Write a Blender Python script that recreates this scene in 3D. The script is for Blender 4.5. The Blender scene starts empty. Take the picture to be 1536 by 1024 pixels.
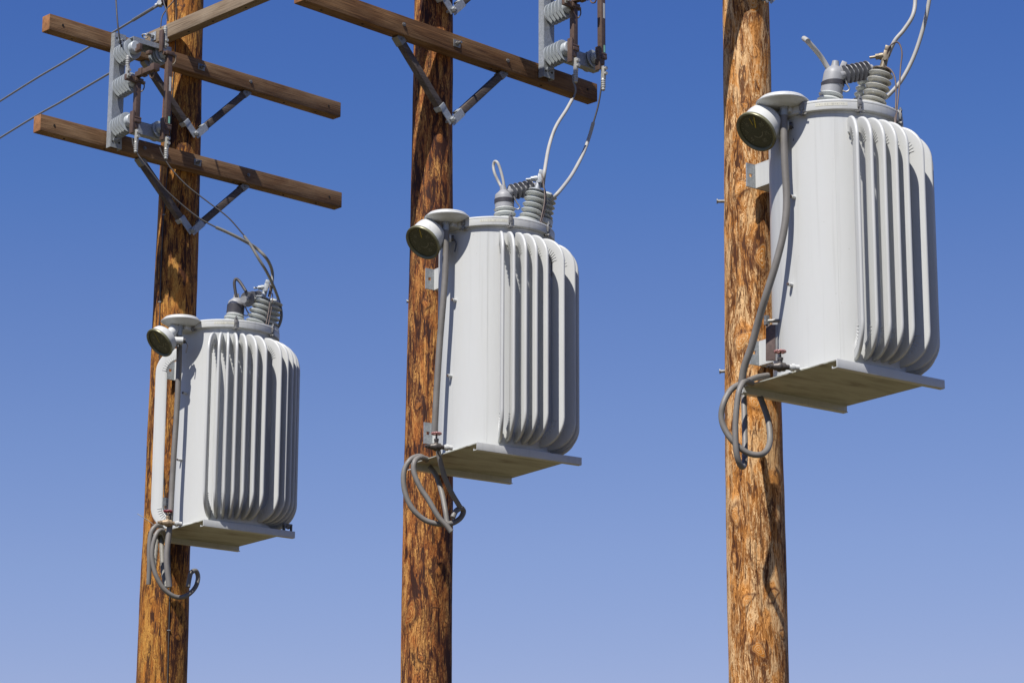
import bpy, bmesh, math, random
from mathutils import Vector, Matrix, noise
R_ = math.radians
C = bpy.context.scene.collection
scn = bpy.context.scene

# ------------------------------------------------------------------ camera
EYE = 1.6                                   # camera height above the ground
FPX = 4105.0                                # focal length in photo pixels
TH = math.atan2(1060.0, FPX)                # upward pitch
ROLL = math.atan2(49.0, 15900.0)
F_ = Vector((0, math.cos(TH), math.sin(TH)))
U0 = Vector((0, -math.sin(TH), math.cos(TH))); R0 = Vector((1, 0, 0))
RR = R0 * math.cos(ROLL) + U0 * math.sin(ROLL)
UU = -R0 * math.sin(ROLL) + U0 * math.cos(ROLL)
cam = bpy.data.cameras.new('camera'); camo = bpy.data.objects.new('camera', cam); C.objects.link(camo)
cam.sensor_width = 36; cam.sensor_fit = 'HORIZONTAL'; cam.lens = FPX / 1536 * 36
cam.clip_start = 0.1; cam.clip_end = 8000
m = Matrix((RR, UU, -F_)).transposed().to_4x4(); m.translation = (0, 0, EYE)
camo.matrix_world = m
scn.camera = camo

# ------------------------------------------------------------------ sky, sun, exposure
TRAVEL = Vector((0.338, 0.622, -1.0)).normalized()       # the way sunlight travels
elev = math.asin(-TRAVEL.z); azim = math.atan2(-TRAVEL.x, -TRAVEL.y)
w = bpy.data.worlds.new('World'); scn.world = w; w.use_nodes = True
nt = w.node_tree; bg = nt.nodes['Background']
sky = nt.nodes.new('ShaderNodeTexSky'); sky.sky_type = 'NISHITA'; sky.sun_disc = False
sky.sun_elevation = elev; sky.sun_rotation = azim % (2 * math.pi)
sky.air_density = 1.0; sky.dust_density = 0.0; sky.ozone_density = 4.0; sky.altitude = 1500
# the clear, slightly polarised blue of the photo: a tone curve per channel on the physical sky
hs = nt.nodes.new('ShaderNodeHueSaturation')
hs.inputs['Hue'].default_value = 0.515; hs.inputs['Saturation'].default_value = 1.12; hs.inputs['Value'].default_value = 1.0
nt.links.new(sky.outputs[0], hs.inputs['Color'])
sp = nt.nodes.new('ShaderNodeSeparateColor'); cb = nt.nodes.new('ShaderNodeCombineColor'); nt.links.new(hs.outputs[0], sp.inputs[0])
TONE = (((0, 0), (.04, .028), (.076, .061), (.089, .081), (.105, .120), (.130, .171), (.168, .238), (.238, .332), (.30, .345), (1, .345)),
        ((0, 0), (.08, .070), (.147, .150), (.168, .181), (.198, .223), (.242, .283), (.305, .352), (.407, .429), (.50, .440), (1, .440)),
        ((0, 0), (.20, .28), (.376, .456), (.418, .497), (.474, .539), (.539, .597), (.624, .658), (.730, .701), (.85, .715), (1, .715)))
for i in range(3):
    p_ = nt.nodes.new('ShaderNodeMath'); p_.operation = 'MULTIPLY'; p_.inputs[1].default_value = 0.1; nt.links.new(sp.outputs[i], p_.inputs[0])
    q_ = nt.nodes.new('ShaderNodeValToRGB'); el = q_.color_ramp.elements
    while len(el) < len(TONE[i]): el.new(0.5)
    for e_, (x_, y_) in zip(el, TONE[i]): e_.position = x_; e_.color = (y_, y_, y_, 1)
    nt.links.new(p_.outputs[0], q_.inputs[0])
    r_ = nt.nodes.new('ShaderNodeMath'); r_.operation = 'MULTIPLY'; r_.inputs[1].default_value = 10; nt.links.new(q_.outputs[0], r_.inputs[0])
    nt.links.new(r_.outputs[0], cb.inputs[i])
nt.links.new(cb.outputs[0], bg.inputs[0])
bg.inputs[1].default_value = 0.072
sl = bpy.data.lights.new('sun', 'SUN'); sl.energy = 5.0; sl.angle = R_(0.53); sl.color = (1.0, 0.955, 0.89)
so = bpy.data.objects.new('sun', sl); C.objects.link(so)
so.rotation_euler = TRAVEL.to_track_quat('-Z', 'Y').to_euler(); so.location = (-10, -20, 40)
scn.view_settings.view_transform = 'Standard'; scn.view_settings.look = 'None'
scn.view_settings.exposure = 0.47; scn.view_settings.gamma = 1.0
scn.render.engine = 'CYCLES'; scn.cycles.max_bounces = 6

# ------------------------------------------------------------------ measuring helpers (pixels of the survey photo -> metres)
def ray(x, y):
    u = (x - 768) / FPX; v = (512 - y) / FPX
    return F_ + RR * u + UU * v
def at(x, y, Y):                            # world point at distance Y ahead of the camera
    r = ray(x, y); return Vector((0, 0, EYE)) + r * (Y / r.y)

# ------------------------------------------------------------------ material helpers
def mat(name): 
    m = bpy.data.materials.new(name); m.use_nodes = True
    return m, m.node_tree, m.node_tree.nodes['Principled BSDF']
def nd(t, ty, **k):
    n = t.nodes.new(ty)
    for a, b in k.items():
        if a.startswith('i_'): n.inputs[a[2:].replace('_', ' ')].default_value = b
        else: setattr(n, a, b)
    return n
def ramp(t, src, stops):
    r = t.nodes.new('ShaderNodeValToRGB'); el = r.color_ramp.elements
    while len(el) < len(stops): el.new(0.5)
    for e, (p, c) in zip(el, stops):
        e.position = p; e.color = (c if isinstance(c, tuple) else (c, c, c)) + (1,)
    t.links.new(src, r.inputs[0]); return r.outputs[0]
def mix(t, f, a, b, mode='MIX'):
    n = t.nodes.new('ShaderNodeMix'); n.data_type = 'RGBA'; n.blend_type = mode
    for s, v in ((n.inputs[0], f), (n.inputs[6], a), (n.inputs[7], b)):
        if hasattr(v, 'links') or isinstance(v, bpy.types.NodeSocket): t.links.new(v, s)
        elif isinstance(v, (int, float)): s.default_value = v
        else: s.default_value = tuple(v) + (1,)
    return n.outputs[2]
def noi(t, vec, sc, det=4, rough=0.5, dist=0.0):
    n = nd(t, 'ShaderNodeTexNoise'); n.inputs['Scale'].default_value = sc; n.inputs['Detail'].default_value = det
    n.inputs['Roughness'].default_value = rough; n.inputs['Distortion'].default_value = dist
    t.links.new(vec, n.inputs['Vector']); return n.outputs['Fac']
def mapped(t, src, scale, loc=(0, 0, 0)):
    n = nd(t, 'ShaderNodeMapping'); n.inputs['Scale'].default_value = scale; n.inputs['Location'].default_value = loc
    t.links.new(src, n.inputs['Vector']); return n.outputs[0]
def bump(t, b, h, strength, dist):
    n = nd(t, 'ShaderNodeBump'); n.inputs['Strength'].default_value = strength; n.inputs['Distance'].default_value = dist
    t.links.new(h, n.inputs['Height']); t.links.new(n.outputs[0], b.inputs['Normal'])

def simple(name, col, rough=0.5, metal=0.0, dirt=None, dirt_amt=0.35, dsc=14.0, bmp=0.0, spec=0.5):
    m, t, b = mat(name)
    b.inputs['Roughness'].default_value = rough; b.inputs['Metallic'].default_value = metal
    b.inputs['Specular IOR Level'].default_value = spec
    tc = nd(t, 'ShaderNodeTexCoord')
    n = noi(t, tc.outputs['Object'], dsc, 6, 0.6, 0.4)
    d = dirt or tuple(c * 0.6 for c in col)
    f = ramp(t, n, [(0.42, 0.0), (0.75, dirt_amt)])
    t.links.new(mix(t, f, col, d), b.inputs['Base Color'])
    n2 = noi(t, tc.outputs['Object'], dsc * 9, 3)
    t.links.new(ramp(t, n2, [(0.3, max(0.02, rough - 0.05)), (0.7, min(1, rough + 0.06))]), b.inputs['Roughness'])
    if bmp: bump(t, b, n2, bmp, 0.002)
    return m

def paint_mat(name, col, grime):
    m, t, b = mat(name)
    tc = nd(t, 'ShaderNodeTexCoord')
    obj = tc.outputs['Object']
    n = noi(t, mapped(t, obj, (6, 6, 1.2)), 1.5, 6, 0.6, 0.3)
    c1 = mix(t, ramp(t, n, [(0.35, 0.0), (0.8, 0.30)]), col, grime)
    streak = noi(t, mapped(t, obj, (38, 38, 1.1)), 1.0, 4, 0.55)
    c2 = mix(t, ramp(t, streak, [(0.54, 0.0), (0.78, 0.34)]), c1, tuple(c * 0.72 for c in grime))
    spot = noi(t, obj, 60, 2, 0.5)
    c3 = mix(t, ramp(t, spot, [(0.74, 0.0), (0.80, 0.35)]), c2, (0.22, 0.20, 0.16))
    t.links.new(c3, b.inputs['Base Color'])
    t.links.new(ramp(t, n, [(0.3, 0.30), (0.8, 0.48)]), b.inputs['Roughness'])
    b.inputs['Specular IOR Level'].default_value = 0.35
    lump = noi(t, mapped(t, obj, (7, 7, 3)), 1.0, 3)
    fine = noi(t, obj, 220, 2)
    mm = nd(t, 'ShaderNodeMath', operation='MULTIPLY_ADD'); t.links.new(fine, mm.inputs[0]); mm.inputs[1].default_value = 0.04; t.links.new(lump, mm.inputs[2])
    bump(t, b, mm.outputs[0], 0.18, 0.01)
    return m

PAINT = paint_mat('grey_green_enamel', (0.485, 0.495, 0.487), (0.425, 0.428, 0.405))
PAINT_W = paint_mat('pale_enamel', (0.50, 0.51, 0.50), (0.42, 0.43, 0.41))

def plate_mat():
    m, t, b = mat('enamel_plate_stained')
    tc = nd(t, 'ShaderNodeTexCoord'); obj = tc.outputs['Object']
    n = noi(t, mapped(t, obj, (1.2, 5, 3)), 2.2, 5, 0.6, 0.5)
    c1 = mix(t, ramp(t, n, [(0.44, 0.0), (0.56, 0.35), (0.70, 0.85)]), (0.36, 0.37, 0.32), (0.10, 0.07, 0.035))
    t.links.new(c1, b.inputs['Base Color']); b.inputs['Roughness'].default_value = 0.45
    return m
PLATE = plate_mat()

def wood_pole(name, dark, mid, pale, pale_amt, seed):
    m, t, b = mat(name)
    uv = nd(t, 'ShaderNodeUVMap', uv_map='grain').outputs[0]
    off = (seed * 3.1, seed * 1.7, seed)
    kn = nd(t, 'ShaderNodeAttribute', attribute_name='knot').outputs['Fac']
    # long streaks of weathered outer wood over red-brown
    big = noi(t, mapped(t, uv, (17, 3.0, 1), off), 1.0, 3, 0.55, 0.9)
    fib = noi(t, mapped(t, uv, (75, 4.5, 1), off), 1.0, 5, 0.62, 0.25)
    fib2 = noi(t, mapped(t, uv, (62, 8.5, 1), off), 1.0, 3, 0.55, 1.3)
    blot = noi(t, mapped(t, uv, (11, 4.5, 1), off), 1.0, 6, 0.66, 0.8)
    c = mix(t, ramp(t, fib, [(0.30, 0.0), (0.62, 1.0)]), dark, mid)
    sh = mix(t, ramp(t, blot, [(0.42, 0.0), (0.60, 1.0)]), tuple(a * 0.75 for a in mid), dark)
    c = mix(t, 0.5, c, sh)
    reg = ramp(t, noi(t, mapped(t, uv, (5.5, 1.3, 1), (seed * 5, seed, 1)), 1.0, 3, 0.5, 0.6), [(0.40, 0.0), (0.60, 1.0)])
    c = mix(t, reg, c, mix(t, 0.55, c, dark))
    dk = noi(t, mapped(t, uv, (26, 4.0, 1), (seed, seed * 2, 3)), 1.0, 6, 0.7, 1.2)
    dk2 = dk
    add = nd(t, 'ShaderNodeMath', operation='MULTIPLY_ADD'); t.links.new(big, add.inputs[0]); add.inputs[1].default_value = 0.55
    q_ = nd(t, 'ShaderNodeMath', operation='MULTIPLY'); t.links.new(fib2, q_.inputs[0]); q_.inputs[1].default_value = 0.45; t.links.new(q_.outputs[0], add.inputs[2])
    ex = nd(t, 'ShaderNodeMath', operation='MULTIPLY_ADD'); t.links.new(reg, ex.inputs[0]); ex.inputs[1].default_value = -0.05; t.links.new(add.outputs[0], ex.inputs[2])
    p0_ = 0.505 - pale_amt
    pm = ramp(t, ex.outputs[0], [(p0_ - .060, 0.0), (p0_ - .052, .5), (p0_ - .036, .45), (p0_ - .030, .0), (p0_ - .004, 0.0), (p0_ + .004, 1.0), (p0_ + .030, .95), (p0_ + .036, .1), (p0_ + .050, .1), (p0_ + .056, 1.0), (p0_ + .10, .85), (p0_ + .108, .2), (p0_ + .125, .9), (p0_ + .2, 1.0)])
    fine = noi(t, mapped(t, uv, (150, 7, 1), off), 1.0, 3, 0.6)
    palec = mix(t, ramp(t, fine, [(0.3, 0.0), (0.7, 1.0)]), tuple(a * 0.76 for a in pale), pale)
    tint = noi(t, mapped(t, uv, (16, 5, 1), (seed, 9, 2)), 1.0, 4, 0.6, 0.5)
    palec = mix(t, ramp(t, tint, [(0.48, 0.0), (0.60, 0.70)]), palec, tuple(a * 1.2 for a in mid))
    c = mix(t, pm, c, palec)
    c = mix(t, ramp(t, ex.outputs[0], [(p0_ - .095, 0.95), (p0_ - .078, 0.0)]), c, tuple(a * 0.7 for a in dark))
    c = mix(t, ramp(t, dk2, [(0.555, 0.0), (0.60, 0.85)]), c, tuple(a * 0.8 for a in dark))
    # checks: long thin dark cracks
    ck = noi(t, mapped(t, uv, (48, 0.55, 1), off), 1.0, 2, 0.4, 0.3)
    ckm = ramp(t, ck, [(0.488, 0.0), (0.5, 1.0), (0.512, 0.0)])
    gate = ramp(t, noi(t, mapped(t, uv, (3, 1, 1), off), 1.0, 2), [(0.42, 0.0), (0.5, 1.0)])
    gm = nd(t, 'ShaderNodeMath', operation='MULTIPLY'); t.links.new(ckm, gm.inputs[0]); t.links.new(gate, gm.inputs[1])
    c = mix(t, gm.outputs[0], c, tuple(a * 0.35 for a in dark))
    # short horizontal scars left by the peeling machine
    sc = noi(t, mapped(t, uv, (4, 60, 1), off), 1.0, 3, 0.5, 0.8)
    scm = ramp(t, sc, [(0.70, 0.0), (0.74, 0.8)])
    c = mix(t, scm, c, tuple(a * 0.5 for a in dark))
    # knots: rings from the knot attribute (1 at the heart)
    rg = nd(t, 'ShaderNodeMath', operation='MULTIPLY'); t.links.new(kn, rg.inputs[0]); rg.inputs[1].default_value = 46
    si = nd(t, 'ShaderNodeMath', operation='SINE'); t.links.new(rg.outputs[0], si.inputs[0])
    kc = mix(t, ramp(t, si.outputs[0], [(0.2, 0.0), (0.9, 1.0)]), mid, tuple(a * 0.85 for a in pale))
    kc = mix(t, ramp(t, kn, [(0.60, 1.0), (0.68, 0.0)]), kc, tuple(a * 0.8 for a in dark)) if False else kc
    c = mix(t, ramp(t, kn, [(0.50, 0.0), (0.66, 0.65)]), c, kc)
    kb = nd(t, 'ShaderNodeMath', operation='MULTIPLY'); t.links.new(ramp(t, kn, [(0.18, 0.0), (0.44, 1.0), (0.60, 0.1)]), kb.inputs[0]); t.links.new(ramp(t, fib2, [(0.38, 0.15), (0.6, 1.0)]), kb.inputs[1])
    c = mix(t, kb.outputs[0], c, dark)
    t.links.new(c, b.inputs['Base Color'])
    b.inputs['Roughness'].default_value = 0.72; b.inputs['Specular IOR Level'].default_value = 0.25
    hh = nd(t, 'ShaderNodeMath', operation='MULTIPLY_ADD'); t.links.new(fib, hh.inputs[0]); hh.inputs[1].default_value = 0.8
    h2 = nd(t, 'ShaderNodeRGBToBW'); t.links.new(pm, h2.inputs[0]); h3 = nd(t, 'ShaderNodeMath', operation='MULTIPLY'); t.links.new(h2.outputs[0], h3.inputs[0]); h3.inputs[1].default_value = 0.35
    t.links.new(h3.outputs[0], hh.inputs[2])
    h4 = nd(t, 'ShaderNodeMath', operation='SUBTRACT'); t.links.new(hh.outputs[0], h4.inputs[0]); t.links.new(gm.outputs[0], h4.inputs[1])
    bump(t, b, h4.outputs[0], 0.55, 0.006)
    return m
W1 = wood_pole('pole_wood_amber', (0.050, 0.015, 0.005), (0.35, 0.120, 0.014), (0.54, 0.27, 0.055), 0.005, 1.0)
W2 = wood_pole('pole_wood_red_brown', (0.040, 0.011, 0.005), (0.28, 0.078, 0.012), (0.58, 0.29, 0.08), -0.002, 4.0)
W3 = wood_pole('pole_wood_bleached', (0.085, 0.027, 0.007), (0.50, 0.182, 0.017), (0.74, 0.48, 0.235), 0.036, 7.0)

def wood_arm(name, dark, mid, pale):
    m, t, b = mat(name)
    tc = nd(t, 'ShaderNodeTexCoord'); obj = tc.outputs['Object']
    g = noi(t, mapped(t, obj, (2.2, 46, 46)), 1.0, 6, 0.65, 0.9)
    g2 = noi(t, mapped(t, obj, (5, 150, 150)), 1.0, 3, 0.5)
    bl = noi(t, mapped(t, obj, (2.5, 9, 9)), 1.0, 3, 0.5, 0.5)
    c = mix(t, ramp(t, g, [(0.34, 0.0), (0.66, 1.0)]), dark, mid)
    c = mix(t, ramp(t, bl, [(0.42, 0.0), (0.72, 0.75)]), c, pale)
    c = mix(t, ramp(t, g2, [(0.30, 0.55), (0.46, 0.0)]), c, tuple(a * 0.55 for a in dark))
    t.links.new(c, b.inputs['Base Color']); b.inputs['Roughness'].default_value = 0.75
    b.inputs['Specular IOR Level'].default_value = 0.25
    ad = nd(t, 'ShaderNodeMath', operation='ADD'); t.links.new(g, ad.inputs[0]); t.links.new(g2, ad.inputs[1])
    bump(t, b, ad.outputs[0], 0.5, 0.003)
    return m
ARM = wood_arm('crossarm_wood', (0.092, 0.046, 0.021), (0.215, 0.120, 0.058), (0.29, 0.19, 0.105))
ARM2 = wood_arm('crossarm_wood_red', (0.065, 0.029, 0.012), (0.19, 0.095, 0.038), (0.25, 0.15, 0.072))
BEAM = wood_arm('beam_wood_greyed', (0.14, 0.10, 0.065), (0.26, 0.195, 0.13), (0.31, 0.25, 0.18))
BRACE = wood_arm('brace_wood', (0.058, 0.046, 0.040), (0.105, 0.084, 0.074), (0.16, 0.135, 0.12))
ENDG = simple('end_grain', (0.30, 0.13, 0.045), 0.8, 0, (0.12, 0.05, 0.02), 0.9, 30, 0.5)
HOLE = simple('bolt_hole_dark', (0.012, 0.009, 0.007), 0.9)

def galv():
    m, t, b = mat('galvanised_steel')
    tc = nd(t, 'ShaderNodeTexCoord'); obj = tc.outputs['Object']
    v = nd(t, 'ShaderNodeTexVoronoi'); v.inputs['Scale'].default_value = 110; t.links.new(obj, v.inputs['Vector'])
    n = noi(t, obj, 12, 5, 0.6)
    bw = nd(t, 'ShaderNodeRGBToBW'); t.links.new(v.outputs['Color'], bw.inputs[0])
    c = mix(t, ramp(t, bw.outputs[0], [(0.2, 0.0), (0.8, 1.0)]), (0.28, 0.305, 0.32), (0.37, 0.39, 0.41))
    c = mix(t, ramp(t, n, [(0.5, 0.0), (0.75, 0.4)]), c, (0.30, 0.31, 0.31))
    t.links.new(c, b.inputs['Base Color']); b.inputs['Metallic'].default_value = 0.45; b.inputs['Roughness'].default_value = 0.55
    return m
GALV = galv()
GALV_D = simple('weathered_steel', (0.24, 0.24, 0.23), 0.5, 0.6, (0.12, 0.09, 0.07), 0.6, 30)
PORC = simple('grey_porcelain', (0.42, 0.44, 0.42), 0.08, 0, (0.44, 0.45, 0.40), 0.5, 22)
PORC_Y = simple('stained_porcelain', (0.40, 0.40, 0.365), 0.14, 0, (0.32, 0.29, 0.20), 0.7, 26)
POLY = simple('grey_polymer', (0.36, 0.395, 0.42), 0.42, 0, (0.40, 0.42, 0.42), 0.5, 20)
BOOT = simple('grey_rubber_boot', (0.26, 0.265, 0.275), 0.5, 0, (0.25, 0.25, 0.25), 0.6, 26)
BLACK = simple('black_tape', (0.045, 0.042, 0.045), 0.38, 0, (0.02, 0.02, 0.02), 0.5, 30)
SHED = simple('dark_grey_silicone', (0.085, 0.088, 0.10), 0.45, 0, (0.10, 0.10, 0.11), 0.6, 30)
BROWN = simple('brown_hardware', (0.125, 0.082, 0.062), 0.5, 0.25, (0.07, 0.045, 0.035), 0.7, 30)
BRASS = simple('weathered_brass', (0.20, 0.17, 0.12), 0.45, 0.6, (0.16, 0.12, 0.08), 0.7, 40)
CABLE = simple('grey_conduit', (0.165, 0.155, 0.143), 0.55, 0, (0.095, 0.086, 0.075), 0.6, 9, 0.15)
COVER = simple('pale_wire_cover', (0.36, 0.355, 0.335), 0.5, 0, (0.28, 0.27, 0.245), 0.4, 10, 0, .3)
COVER_D = simple('grey_wire_cover', (0.19, 0.185, 0.165), 0.5, 0, (0.14, 0.13, 0.11), 0.4, 10, 0, .3)
WIRE = simple('dark_wire', (0.04, 0.036, 0.036), 0.6, 0.0, None, 0.1, 6)
ALU = simple('aluminium_strand', (0.17, 0.17, 0.17), 0.6, 0.0, None, 0.05, 3)
COPPER = simple('tarnished_copper', (0.10, 0.070, 0.058), 0.6, 0.0)
PINK = simple('faded_red_paint', (0.33, 0.165, 0.155), 0.5, 0, (0.35, 0.12, 0.12), 0.6, 60)
RED = simple('red_paint', (0.20, 0.03, 0.045), 0.45, 0, (0.2, 0.02, 0.03), 0.6, 60)
IRON = simple('black_iron', (0.055, 0.05, 0.048), 0.45, 0.4, (0.16, 0.13, 0.10), 0.6, 60)
BRONZE = simple('tan_bronze', (0.33, 0.25, 0.16), 0.5, 0.3, (0.16, 0.11, 0.07), 0.7, 50)
RUST = simple('rusty_panel', (0.11, 0.075, 0.065), 0.6, 0.1, (0.05, 0.035, 0.03), 0.8, 60)
RIM = simple('olive_bezel', (0.15, 0.145, 0.08), 0.4, 0.2)
DIAL = simple('dark_dial', (0.042, 0.048, 0.030), 0.3, 0, (0.06, 0.06, 0.035), 0.8, 25)
DIALINK = simple('dial_marks', (0.26, 0.25, 0.17), 0.5)
POINTER = simple('yellow_pointer', (0.55, 0.40, 0.03), 0.45)
STICK = simple('white_sticker', (0.52, 0.54, 0.53), 0.45)
STICKB = simple('blue_sticker', (0.03, 0.05, 0.40), 0.4)
STICKG = simple('green_sticker', (0.25, 0.55, 0.42), 0.45)
SCUFF = simple('worn_label', (0.50, 0.50, 0.44), 0.55, 0, (0.45, 0.43, 0.34), 0.9, 45)
INK = simple('faded_ink', (0.34, 0.34, 0.30), 0.6)

# ------------------------------------------------------------------ mesh helpers
def new(): return bmesh.new()
def tf(bm, verts, M): 
    if M is not None: bmesh.ops.transform(bm, matrix=M, verts=verts)
def box(bm, x0, x1, y0, y1, z0, z1, M=None, bev=0.0, mi=0):
    r = bmesh.ops.create_cube(bm, size=1.0); vs = r['verts']
    for v in vs: v.co = Vector(((x0 + x1) / 2 + v.co.x * (x1 - x0), (y0 + y1) / 2 + v.co.y * (y1 - y0), (z0 + z1) / 2 + v.co.z * (z1 - z0)))
    fs = {f for v in vs for f in v.link_faces}
    if bev:
        es = list({e for v in vs for e in v.link_edges})
        rb = bmesh.ops.bevel(bm, geom=es, offset=bev, segments=2, affect='EDGES', profile=0.6)
        vs = list({v for f in rb['faces'] for v in f.verts} | {v for v in vs if v.is_valid})
        fs = {f for v in vs for f in v.link_faces}
    for f in fs: f.material_index = mi
    tf(bm, vs, M); return vs
def spline(pts, n=8):
    P = [Vector(p) for p in pts]
    if len(P) < 3: return P
    P = [P[0] * 2 - P[1]] + P + [P[-1] * 2 - P[-2]]; out = []
    for i in range(1, len(P) - 2):
        a, b, c, d = P[i - 1], P[i], P[i + 1], P[i + 2]
        for k in range(n):
            t = k / n
            out.append(0.5 * ((2 * b) + (c - a) * t + (2 * a - 5 * b + 4 * c - d) * t * t + (3 * b - a - 3 * c + d) * t ** 3))
    out.append(P[-2]); return out
def tube(bm, pts, r, seg=10, smooth=True, n=8, mi=0, ribs=0.0):
    P = spline(pts, n) if smooth else [Vector(p) for p in pts]
    if ribs:
        Q = []; 
        for i in range(len(P) - 1):
            k = max(1, int((P[i + 1] - P[i]).length / 0.006))
            Q += [P[i].lerp(P[i + 1], j / k) for j in range(k)]
        P = Q + [P[-1]]
    T = [(P[min(i + 1, len(P) - 1)] - P[max(i - 1, 0)]).normalized() for i in range(len(P))]
    up = Vector((0, 0, 1)) if abs(T[0].z) < 0.9 else Vector((1, 0, 0))
    nrm = (up - T[0] * up.dot(T[0])).normalized(); rings = []
    for i, (p, t) in enumerate(zip(P, T)):
        nrm = (nrm - t * nrm.dot(t)).normalized(); bi = t.cross(nrm)
        rad = r(i / (len(P) - 1)) if callable(r) else r
        if ribs: rad *= 1 + ribs * (1 if i % 4 < 2 else -1)
        rings.append([bm.verts.new(p + (nrm * math.cos(2 * math.pi * k / seg) + bi * math.sin(2 * math.pi * k / seg)) * rad) for k in range(seg)])
    for a, b in zip(rings, rings[1:]):
        for k in range(seg):
            f = bm.faces.new((a[k], a[(k + 1) % seg], b[(k + 1) % seg], b[k])); f.material_index = mi
    f = bm.faces.new(rings[0][::-1]); f.material_index = mi; f = bm.faces.new(rings[-1]); f.material_index = mi
def lathe(bm, prof, seg=48, M=None, cap=True, mi=0):
    rings = []; vs = []
    for r, z in prof:
        if r < 1e-6: v = bm.verts.new((0, 0, z)); rings.append([v]); vs.append(v)
        else:
            ring = [bm.verts.new((r * math.cos(2 * math.pi * k / seg), r * math.sin(2 * math.pi * k / seg), z)) for k in range(seg)]
            rings.append(ring); vs += ring
    for a, b in zip(rings, rings[1:]):
        for k in range(seg):
            k2 = (k + 1) % seg
            if len(a) == 1 and len(b) == 1: continue
            if len(a) == 1: f = bm.faces.new((a[0], b[k2], b[k]))
            elif len(b) == 1: f = bm.faces.new((a[k], a[k2], b[0]))
            else: f = bm.faces.new((a[k], a[k2], b[k2], b[k]))
            f.material_index = mi
    if cap:
        if len(rings[0]) > 1: f = bm.faces.new(rings[0][::-1]); f.material_index = mi
        if len(rings[-1]) > 1: f = bm.faces.new(rings[-1]); f.material_index = mi
    tf(bm, vs, M); return vs
def axis(p, q):                             # matrix taking +Z at the origin to the direction p->q at p
    p, q = Vector(p), Vector(q)
    return Matrix.Translation(p) @ (q - p).to_track_quat('Z', 'Y').to_matrix().to_4x4()
def cyl(bm, p, q, r, seg=16, r2=None, mi=0):
    L = (Vector(q) - Vector(p)).length
    return lathe(bm, [(r, 0), (r if r2 is None else r2, L)], seg, axis(p, q), mi=mi)
def bar(bm, p, q, wx, wy, roll=0.0, bev=0.0, mi=0):
    L = (Vector(q) - Vector(p)).length
    return box(bm, -wx / 2, wx / 2, -wy / 2, wy / 2, 0, L, axis(p, q) @ Matrix.Rotation(roll, 4, 'Z'), bev, mi)
def hexnut(bm, p, q, r, mi=0): return cyl(bm, p, q, r, 6, mi=mi)
SPLIT = {'switch_arm', 'through_bolt', 'bolt_hole', 'mounting_bolt', 'bolt_end', 'sticker', 'brace_bolt', 'shackle', 'pole_bracket', 'eye_bolt', 'side_channel', 'earth_clamp', 'gauge_lead', 'terminal_clamp', 'bottom_contact', 'top_clip', 'wire_staple'}
def islands(bm, gap=0.003):                 # groups of touching pieces, as lists of faces
    bm.verts.index_update(); seen = set(); isl = []
    for v in bm.verts:
        if v in seen: continue
        st = [v]; seen.add(v); comp = []
        while st:
            a = st.pop(); comp.append(a)
            for e in a.link_edges:
                b = e.other_vert(a)
                if b not in seen: seen.add(b); st.append(b)
        lo = Vector([min(q.co[i] for q in comp) - gap for i in range(3)]); hi = Vector([max(q.co[i] for q in comp) + gap for i in range(3)])
        isl.append([comp, lo, hi])
    merged = True
    while merged:
        merged = False
        for i in range(len(isl)):
            for j in range(i + 1, len(isl)):
                A, B = isl[i], isl[j]
                if all(A[1][k] <= B[2][k] and B[1][k] <= A[2][k] for k in range(3)):
                    A[0] += B[0]; A[1] = Vector([min(A[1][k], B[1][k]) for k in range(3)]); A[2] = Vector([max(A[2][k], B[2][k]) for k in range(3)])
                    isl.pop(j); merged = True; break
            if merged: break
    return [c[0] for c in isl]
def obj(name, bm, mats, parent=None, angle=35, label=None):
    if name in SPLIT:
        groups = islands(bm)
        if len(groups) > 1:
            first = None
            for g in groups:
                nb = new(); mp = {v: nb.verts.new(v.co) for v in g}
                for f in {f for v in g for f in v.link_faces}: nf = nb.faces.new([mp[v] for v in f.verts]); nf.material_index = f.material_index
                o = obj1(name, nb, mats, parent, angle, label); first = first or o
            bm.free(); return first
    return obj1(name, bm, mats, parent, angle, label)
def obj1(name, bm, mats, parent=None, angle=35, label=None):
    me = bpy.data.meshes.new(name); bmesh.ops.recalc_face_normals(bm, faces=bm.faces[:]); bm.to_mesh(me); bm.free()
    for mm in (mats if isinstance(mats, (list, tuple)) else [mats]): me.materials.append(mm)
    me.shade_smooth(); me.set_sharp_from_angle(angle=R_(angle))
    o = bpy.data.objects.new(name, me); C.objects.link(o)
    if parent is not None: o.parent = parent
    if label: o['label'] = label
    return o
def tag(o, label, cat, group=None, kind=None):
    if label: o['label'] = label
    if cat: o['category'] = cat
    if group: o['group'] = group
    if kind: o['kind'] = kind
    return o
def thing(name, label, cat, loc=(0, 0, 0), rotz=0.0, group=None, scale=1.0):
    o = bpy.data.objects.new(name, None); C.objects.link(o)
    o.empty_display_size = 0.2; o.location = loc; o.rotation_euler = (0, 0, rotz); o.scale = (scale,) * 3
    return tag(o, label, cat, group)

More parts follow.
